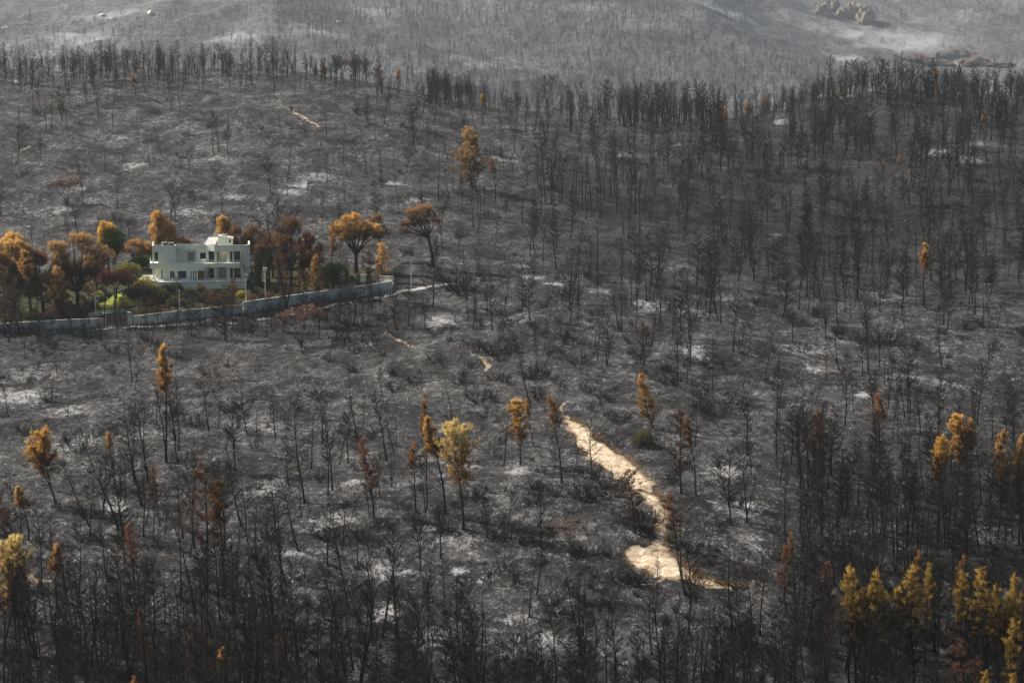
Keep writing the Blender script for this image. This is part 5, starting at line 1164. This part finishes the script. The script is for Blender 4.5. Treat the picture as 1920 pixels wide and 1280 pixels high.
# the rest by how thickly each part of the hills is wooded: trees per 100 x 100 pixels
cell = 40
for vv in range(0, 1480, cell):
    for uu in range(-80, 2000, cell):
        lam = density(uu + 20, vv + 20) * cell * cell / 1e4
        cc = cast(uu + 20, vv + 20)
        if cc and cc[3] > 2000 and 70 < vv < 240 and 400 < uu < 1420: lam = 40
        lam = lam * (1.0 if vv < 1280 else .9)
        for k in range(rng.poisson(lam)):
            u = uu + rng.uniform(0, cell); v = vv + rng.uniform(0, cell); c = cast(u, v)
            if c is None: continue
            if c[3] > 5200: continue
            if any((c[0] - a) ** 2 + (c[1] - b) ** 2 < 1.5 for a, b, r in USED): continue
            s = F / c[3]; h = rng.uniform(5.5, 10.5) if c[3] < 420 else rng.uniform(5.0, 9.0)
            if c[3] < 270: h = rng.uniform(6, 11.5)
            if 420 < c[3] < 1000: h = rng.uniform(5, 10) if u < 1000 else rng.uniform(6, 12.5)
            if c[3] > 1000: h = rng.uniform(5, 12)
            if 480 < v < 645 and u < 780: h *= .8
            r = rng.random()
            dense = density(u, v) > 2.5
            kd = ('S' if r < .40 else 'W' if r < .52 else 'T' if r < .72 else 'B' if r < .92 else 'V') if dense else ('S' if r < .45 else 'W' if r < .6 else 'B' if r < .85 else 'V' if r < .93 else 'P')
            if dense and v > 760 and r > .3: kd = 'T' if r > .62 else 'S'
            if (u < 480 and 600 < v < 645) or (480 <= u < 780 and 552 < v < 625): kd = 'W' if r < .45 else 'T' if r < .7 else 'S'
            ln = rng.normal(0, .075) - (.07 if u < 900 and v > 700 else .02)
            TREES.append(dict(k=kd + str(int(rng.integers(ALLOW[kd]))), p=c[:3], h=h, lean=ln, u=u, v=v, tu=u + math.sin(ln) * h * s, tv=v - h * s, px=h * s))
for q in range(1700):
    D = rng.uniform(690, 880); u = rng.uniform(-60, 640) if q < 480 else rng.uniform(640, 1980)
    if u > 640 and u < 1400 and rng.random() < .5: continue
    x, y = D * math.sin(math.atan((u - 960) / F)), D * math.cos(math.atan((u - 960) / F)); z = gz(x, y); h = rng.uniform(2.5, 8.5)
    if float(vnoise(np.array([x / 14.]), np.array([y / 40.]), 91)[0]) < rng.uniform(.2, .6): continue
    uu, vv = proj(x, y, z); r = rng.random(); kd = 'S' if r < .45 else 'T' if r < .7 else 'W' if r < .8 else 'B'
    ln = rng.normal(-.03, .06); TREES.append(dict(k=kd + str(int(rng.integers(ALLOW[kd]))), p=(x, y, z), h=h, lean=ln, u=uu, v=vv, tu=uu, tv=vv - h * F / D, px=h * F / D))
def seen(t): return -25 < t['tu'] < 1945 and t['tv'] < 1262 and -30 < t['u'] < 1950
vis = sorted([t for t in TREES if seen(t)], key=lambda t: -t['px'] * (1.25 if t['v'] < 1290 else .7))
solo = vis[:290]; ids = set(id(t) for t in solo); rest = [t for t in TREES if id(t) not in ids and (t['tv'] < 1330)]
ORD = ['', 'second ', 'third ', 'fourth ', 'fifth ', 'sixth ', 'seventh ', 'eighth ', 'ninth ', 'tenth ', 'eleventh ', 'twelfth ', 'thirteenth ', 'fourteenth ', 'fifteenth ', 'sixteenth ', 'seventeenth ', 'eighteenth ', 'nineteenth ', 'twentieth ']
ORD += ['twenty-' + o.strip() + ' ' for o in ['first'] + ORD[1:9]] + ['thirtieth '] + ['thirty-' + o.strip() + ' ' for o in ['first'] + ORD[1:9]] + ['fortieth ']
KW = {'S': 'slim bare', 'W': 'broad twiggy', 'B': 'sparsely branched', 'V': 'fork stemmed', 'T': 'thick crowned', 'P': 'crooked spreading'}
def relate(items, noun):
    groups = {}
    for t in items:
        cu, cv = t['tu'] * .5 + t['u'] * .5, t['v'] * .6 + t['tv'] * .4
        best = min(LAND, key=lambda l: (l[1] - cu) ** 2 + (l[2] - cv) ** 2)
        du, dv = cu - best[1], cv - best[2]
        di = ('right of' if du > 0 else 'left of') if abs(du) > abs(dv) else ('below' if dv > 0 else 'above')
        groups.setdefault((noun(t), di, best[0]), []).append(((du * du + dv * dv), t))
    for (nn, di, bn), L in groups.items():
        L.sort(key=lambda q: q[0])
        for k, (_, t) in enumerate(L):
            t['label'] = f"{nn}, {ORD[min(k, len(ORD) - 1)]}nearest {di} {bn}"
relate(relate_later, lambda t: GL[t['k']])
for t in relate_later:
    p = pt(t['u'], t['v']); r = t['r'] * p.y / F; plant('garden_bush', [BS[t['k']]], p, (r, r, r), rnd.uniform(0, 6.28), (0, 0), t['label'], 'bush')
def noun_tree(t):
    ln = math.degrees(t['lean']); l = ' leaning left' if ln < -6 else (' leaning right' if ln > 6 else '')
    return f"{KW[t['k'][0]]} charred pine{l}"
relate(solo, noun_tree)
for t in solo:
    s = t['h'] / 9.0
    plant('burnt_pine', PROTO[t['k']], t['p'], (s, s, s), rng.uniform(0, 6.28), (t['lean'], rng.normal(0, .04)), t['label'], 'tree', 'charred bare pines on the burnt slopes')
keys = sorted(PROTO); JP = [join_meshes('pine_' + k, PROTO[k]) for k in keys]; ki = {k: i for i, k in enumerate(keys)}
scatter_object('burnt_forest', JP, [t['p'] for t in rest], [(rng.normal(0, .04), t['lean'], rng.uniform(0, 6.28)) for t in rest], [(t['h'] / 9.0,) * 3 for t in rest], [ki[t['k']] for t in rest])
print('trees', len(TREES), 'solo', len(solo), 'rest', len(rest))

# ------------------------------------------------------------------ burnt shrubs
SHR = [shrub(601, 1.7, 1.3, 34, 26), shrub(602, 1.4, 1.5, 40, 24, upr=1), shrub(603, 2.0, .9, 26, 30), shrub(604, 1.3, 1.1, 32, 26), shrub(605, 1.8, 1.6, 44, 22)]
SHH = [1.75, 1.45, 2.05, 1.35, 1.85]
SL = []
def add_shrub(u, v, hp, wf=1.0, dens_k=None):
    c = cast(u, v)
    if c is None: return
    s = F / c[3]; h = hp / s if hp else float(rng.uniform(.8, 2.1)) * (1.25 if c[3] > 420 else 1)
    k = int(rng.integers(5)); SL.append(dict(k=k, p=c[:3], h=h, w=wf, u=u, v=v, tu=u, tv=v - h * s, px=h * s, lean=0))
for (u, v, hp, wf) in [(887,690,22,1.4),(775,718,28,1.3),(865,720,36,1.2),(900,755,38,1.1),(925,752,34,1.1),(1005,712,36,1.2),(1025,708,34,1.1),(1007,748,38,.8),(1080,682,38,1.2),(925,662,38,1.4),(955,662,36,1.3),(900,660,30,1.4),
 (950,1012,54,.8),(985,1022,36,1),(1080,1045,44,1.2),(1105,1040,44,1.2),(1130,1086,42,1.3),(1160,1090,44,1.3),(1188,1088,34,1.2),(1095,935,50,1.2),(1120,940,50,1.2),(1140,915,40,1.2),(1110,900,40,1.2),(1150,930,40,1.2),(1015,1060,26,1.3),(508,1018,38,1),(78,1018,38,1.1),
 (868,545,48,1.3),(852,545,40,1.2),(1208,992,54,1.2),(1195,996,44,1.3),(1165,980,40,1.2),(1035,1132,52,.9),(1650,645,40,1.4),(1675,648,36,1.3),(1720,655,34,1.3),(1335,1060,32,1.2),(840,1002,30,1),(1060,1100,30,1.1),(1260,905,30,1),(1010,930,36,1),
 (370,800,40,1),(150,845,60,1),(700,650,30,1.4),(660,640,26,1.4),(1320,690,30,1.4),(1380,760,34,1.4),(1340,780,38,1.4),(820,680,26,1.4),(1110,770,30,1.2),(1165,790,30,1.2),(560,770,26,1.2),(330,672,24,1.2)]: add_shrub(u, v, hp, wf)
for q in range(17): add_shrub(4 + q * 11.5, 627 + rng.uniform(-3, 6), rng.uniform(18, 32), 1.3)
for q in range(16): add_shrub(250 + q * 13, 618 - q * .9 + rng.uniform(-2, 7), rng.uniform(14, 27), 1.2)
for q in range(22): add_shrub(462 + q * 12.5, 596 - q * 1.9 + rng.uniform(-3, 6), rng.uniform(14, 27), 1.2)
def sdens(u, v):
    n = .3 + 1.4 * float(vnoise(np.array([u / 55.]), np.array([v / 26.]), 13)[0])
    if v < 180: return 0
    if 160 < u < 470 and 470 < v < 606: return 0
    if u < 200 and 470 < v < 600: return 0
    if u > 740 and 540 < v < 760: return 6 * n
    if u < 760 and 600 < v < 720: return 6 * n
    if u < 760 and 560 < v < 640: return 13 * n
    if v < 460: return (1.6 if u > 640 else .9) * n
    if 1040 < u < 1230 and 780 < v < 1020: return 2.2
    if v > 1100: return 3.4 * n
    return 2.8 * n
for vv in range(180, 1400, cell):
    for uu in range(-60, 1980, cell):
        for k in range(rng.poisson(sdens(uu + 20, vv + 20) * cell * cell / 1e4)):
            u, v = uu + rng.uniform(0, cell), vv + rng.uniform(0, cell)
            c = cast(u, v)
            if c is None: continue
            fj = int(np.interp(u, UC, np.arange(len(UC)))); fi = int(np.interp(c[3], DR, np.arange(len(DR))))
            if SAND_STRONG[fi, fj] > .2: continue
            add_shrub(u, v, None, float(rng.uniform(.8, 1.5)))
visS = sorted([t for t in SL if -10 < t['u'] < 1930 and t['tv'] < 1268], key=lambda t: -t['px'] * t['w']); soloS = visS[:280]; idS = set(id(t) for t in soloS); restS = [t for t in SL if id(t) not in idS]
def noun_shrub(t): return ('spreading' if t['w'] > 1.3 else 'upright' if t['w'] < .95 else 'rounded') + (' burnt shrub of bare dark stems' if t['px'] > 30 else ' small burnt shrub')
relate(soloS, noun_shrub)
for t in soloS:
    s = t['h'] / SHH[t['k']]; plant('burnt_shrub', [SHR[t['k']]], t['p'], (s * t['w'], s * t['w'], s), rng.uniform(0, 6.28), (0, 0), t['label'], 'shrub', 'burnt shrubs between the pines')
scatter_object('burnt_undergrowth', SHR, [t['p'] for t in restS], [(0, 0, rng.uniform(0, 6.28)) for t in restS], [(t['h'] / SHH[t['k']] * t['w'],) * 2 + (t['h'] / SHH[t['k']],) for t in restS], [t['k'] for t in restS])
print('shrubs', len(SL))

# ------------------------------------------------------------------ litter: burnt twigs, stumps and pale stones on the ground
def litter(name, protos, n, dlo, dhi, slo, shi, ashy=0, power=1.0, seed=3):
    r = np.random.default_rng(seed)
    D = np.exp(r.uniform(math.log(dlo), math.log(dhi), n)); u = r.uniform(-60, 1980, n); a = np.arctan((u - 960) / F)
    x = D * np.sin(a); y = D * np.cos(a); z = grid_z(x, y)
    fi = np.interp(D, DR, np.arange(len(DR))).astype(int); fj = np.interp(u, UC, np.arange(len(UC))).astype(int)
    keep = (SAND_STRONG[fi, fj] < .3) & (ROAD[fi, fj] < .3)
    lxx = (x - hx) * ch + (y - hy) * sh_; lyy = -(x - hx) * sh_ + (y - hy) * ch; keep &= ~((lxx > -14) & (lxx < 20) & (lyy > -22) & (lyy < 11))
    if ashy: keep &= (ASH[fi, fj] * .8 + .15 + .5 * fbm(x / 9, y / 9, 3, 5)) > r.uniform(0, 1, n)
    else: keep &= (.55 + 1.6 * fbm(x / 12, y / 12, 3, 8)) > r.uniform(0, 1, n)
    x, y, z, D = x[keep], y[keep], z[keep], D[keep]; m = len(x)
    s = r.uniform(slo, shi, m) * (.6 + .4 * D / 400)
    scatter_object(name, protos, np.stack([x, y, z], 1), np.stack([r.normal(0, .2, m), r.normal(0, .2, m), r.uniform(0, 6.28, m)], 1), np.stack([s * r.uniform(.8, 1.5, m), s, s * r.uniform(.6, 1.2, m)], 1), r.integers(0, len(protos), m))
def tuft(seed):
    r = np.random.default_rng(seed); a = Acc(); n = 16
    P = np.stack([r.normal(0, .22, n), r.normal(0, .22, n), np.full(n, -.05)], 1); a.blades(P, r.normal(0, .5, (n, 3)) * [1, 1, .3] + [0, 0, .6], r.uniform(.25, .8, n), .035, r, (1, 1, 1)); return a.mesh('twig_tuft', M['shrubtwig'])
def stone(seed, mat, flat=.6):
    r = np.random.default_rng(seed); t_ = (1 + 5 ** .5) / 2
    V = np.array([(-1,t_,0),(1,t_,0),(-1,-t_,0),(1,-t_,0),(0,-1,t_),(0,1,t_),(0,-1,-t_),(0,1,-t_),(t_,0,-1),(t_,0,1),(-t_,0,-1),(-t_,0,1)]) / 1.9 * r.uniform(.7, 1.25, (12, 1)); V[:, 2] *= flat
    T = [(0,11,5),(0,5,1),(0,1,7),(0,7,10),(0,10,11),(1,5,9),(5,11,4),(11,10,2),(10,7,6),(7,1,8),(3,9,4),(3,4,2),(3,2,6),(3,6,8),(3,8,9),(4,9,5),(2,4,11),(6,2,10),(8,6,7),(9,8,1)]
    return np_mesh('stone', V, T, (mat,))
M['ashstone'] = simple("ash covered stones", (.30, .30, .295), .95, .5, .3, .1)
M['charlump'] = simple("charred clods", (.022, .021, .020), .95, .4, .3, .1)
litter('ground_twigs', [tuft(701), tuft(702), tuft(703)], 52000, 205, 760, .5, 1.3, seed=3)
litter('stones', [stone(711, M['ashstone']), stone(712, M['ashstone'], .4), stone(713, M['ashstone'], .5)], 70000, 205, 760, .05, .17, 1, seed=4)
litter('charred_clods', [stone(721, M['charlump'], .8), stone(722, M['charlump'], .6)], 9000, 205, 760, .08, .22, seed=6)

def straw(seed):
    r = np.random.default_rng(seed); a = Acc(); n = 22
    P = np.stack([r.normal(0, .28, n), r.normal(0, .28, n), np.full(n, -.05)], 1); a.blades(P, r.normal(0, .5, (n, 3)) * [1, 1, .2] + [0, 0, .6], r.uniform(.2, .6, n), .05, r, lerp((.16, .085, .03), (.55, .36, .15), r.uniform(0, 1, n))); return a.mesh('straw_tuft', M['leaf'])
r8 = np.random.default_rng(8); pts8 = []
for tr_, wgt in ((track1, 1), (track3, .8), (track2, .8)):
    for (a, b) in zip(tr_[:-1], tr_[1:]):
        for q in range(int(60 * wgt)):
            f_ = r8.uniform(0, 1); u = a[0] + (b[0] - a[0]) * f_; v = a[1] + (b[1] - a[1]) * f_; wd = a[2] + (b[2] - a[2]) * f_; c = cast(u, v)
            sd8 = r8.choice([1, 1, 1, -1]); off = sd8 * (wd + abs(r8.normal(-.1, .5)) * (1 if sd8 > 0 else .5)) if r8.random() > .15 else r8.uniform(-wd, wd)
            x8, y8 = c[0] + off, c[1] + off * .3; pts8.append((x8, y8, gz(x8, y8)))
scatter_object('dry_grass', [straw(801), straw(802)], pts8, [(0, 0, r8.uniform(0, 6.28)) for _ in pts8], [(r8.uniform(.35, 1.0),) * 3 for _ in pts8], [int(r8.integers(2)) for _ in pts8])

# ------------------------------------------------------------------ far rocks and dug earth
def rock(name, u, v, wm, hm, mat, seed, label, cat, group=None, dp=None, sub=3):
    import bmesh
    bm = bmesh.new(); bmesh.ops.create_icosphere(bm, subdivisions=sub, radius=1.0)
    from mathutils import noise
    for vv in bm.verts:
        c = vv.co.copy(); q = Vector((c.x * 1.4 + seed, c.y * 1.4, c.z * .9)); f = 1 + .45 * noise.fractal(q, .8, 2.0, 5) + .12 * noise.noise(q * 5)
        vv.co = Vector((c.x * wm / 2 * f, c.y * (dp or wm) / 2 * f, (c.z + .35) * hm * .62 * f))
    me = bpy.data.meshes.new(name); bm.to_mesh(me); bm.free(); me.materials.append(mat)
    o = link(name, me); o.location = pt(u, v); o.rotation_euler[2] = seed; tag(o, label, cat, group)
for i, (u, v, wm, hm, lb_) in enumerate([(1545,28,12,20,"leftmost pillar of the pale rock outcrop at the top right"),(1563,20,10,22,"tall second pillar of the rock outcrop"),(1578,30,9,14,"low third rock of the outcrop"),(1594,32,11,20,"fourth broad pillar of the rock outcrop"),(1622,42,15,24,"rightmost and largest pillar of the rock outcrop"),(1605,24,12,16,"rock behind the gap of the outcrop")]):
    rock('rock', u, v, wm * 2.1, hm * 1.15, M['rock'], i * 3.3 + 1, lb_, 'rock', 'rock outcrop on the far slope')
for i, (u, v, wm, hm, lb_) in enumerate([(193,31,4.5,2.4,"white boulder on the far upper left slope, left of the split one"),(283,27,4.0,3.0,"white split boulder on the far upper left slope"),(95,40,2.4,1.2,"small white boulder on the far left slope"),(12,54,5,2,"low white boulder at the left edge of the far slope"),(210,36,2.5,1.2,"small white boulder beside the left large one"),(635,43,3,2,"white boulder in the far valley"),(288,38,1.6,1,"tiny white boulder below the split one"),(161,22,1.8,1,"tiny white boulder above the left large one")]):
    rock('boulder', u, v, wm * 2.0, hm * 1.7, M['whiterock'], i * 2.1 + 9, lb_, 'boulder', 'white boulders on the far slope', sub=2)
for i, (u, v, wm, hm, lb_) in enumerate([(1735,118,34,9,"long brown mound of bare earth on the far right slope"),(1790,106,30,10,"highest brown earth mound on the far right slope"),(1828,120,22,8,"brown earth mound with a pale hollow, right of the highest"),(1878,124,24,6,"low dark earth mound near the right edge of the far slope"),(1757,122,26,7,"brown earth mound in front of the long one")]):
    rock('earth_mound', u, v, wm * 1.9, hm * 1.2, M['earth'], i * 1.7 + 2, lb_, 'mound', 'brown earth mounds on the far slope')

# ------------------------------------------------------------------ haze
hb = boxes_mesh('haze', [(-2900, 2900, -60, 3150, float(ZG.min()) - 2.0, float(max(ZG.max(), CAMZ)) + 25.0)], None) if False else None
V, Fq = [], []
x0, x1, y0, y1, z0, z1 = -6500, 6500, -60, 7300, float(ZG.min()) - 2.0, float(max(ZG.max(), CAMZ)) + 25.0
V = [(x0,y0,z0),(x1,y0,z0),(x1,y1,z0),(x0,y1,z0),(x0,y0,z1),(x1,y0,z1),(x1,y1,z1),(x0,y1,z1)]
hz = bpy.data.materials.new("pale haze"); hz.use_nodes = True; t = hz.node_tree; t.nodes.clear()
o_ = t.nodes.new('ShaderNodeOutputMaterial'); pv = t.nodes.new('ShaderNodeVolumePrincipled'); t.links.new(pv.outputs[0], o_.inputs['Volume'])
pv.inputs['Color'].default_value = (.78, .89, 1.0, 1); pv.inputs['Density'].default_value = HAZE_DENSITY; pv.inputs['Anisotropy'].default_value = .35
hme = np_mesh('haze', V, [(0,3,2,1),(4,5,6,7),(0,1,5,4),(1,2,6,5),(2,3,7,6),(3,0,4,7)], (hz,))
tag(link('haze', hme), kind='stuff')
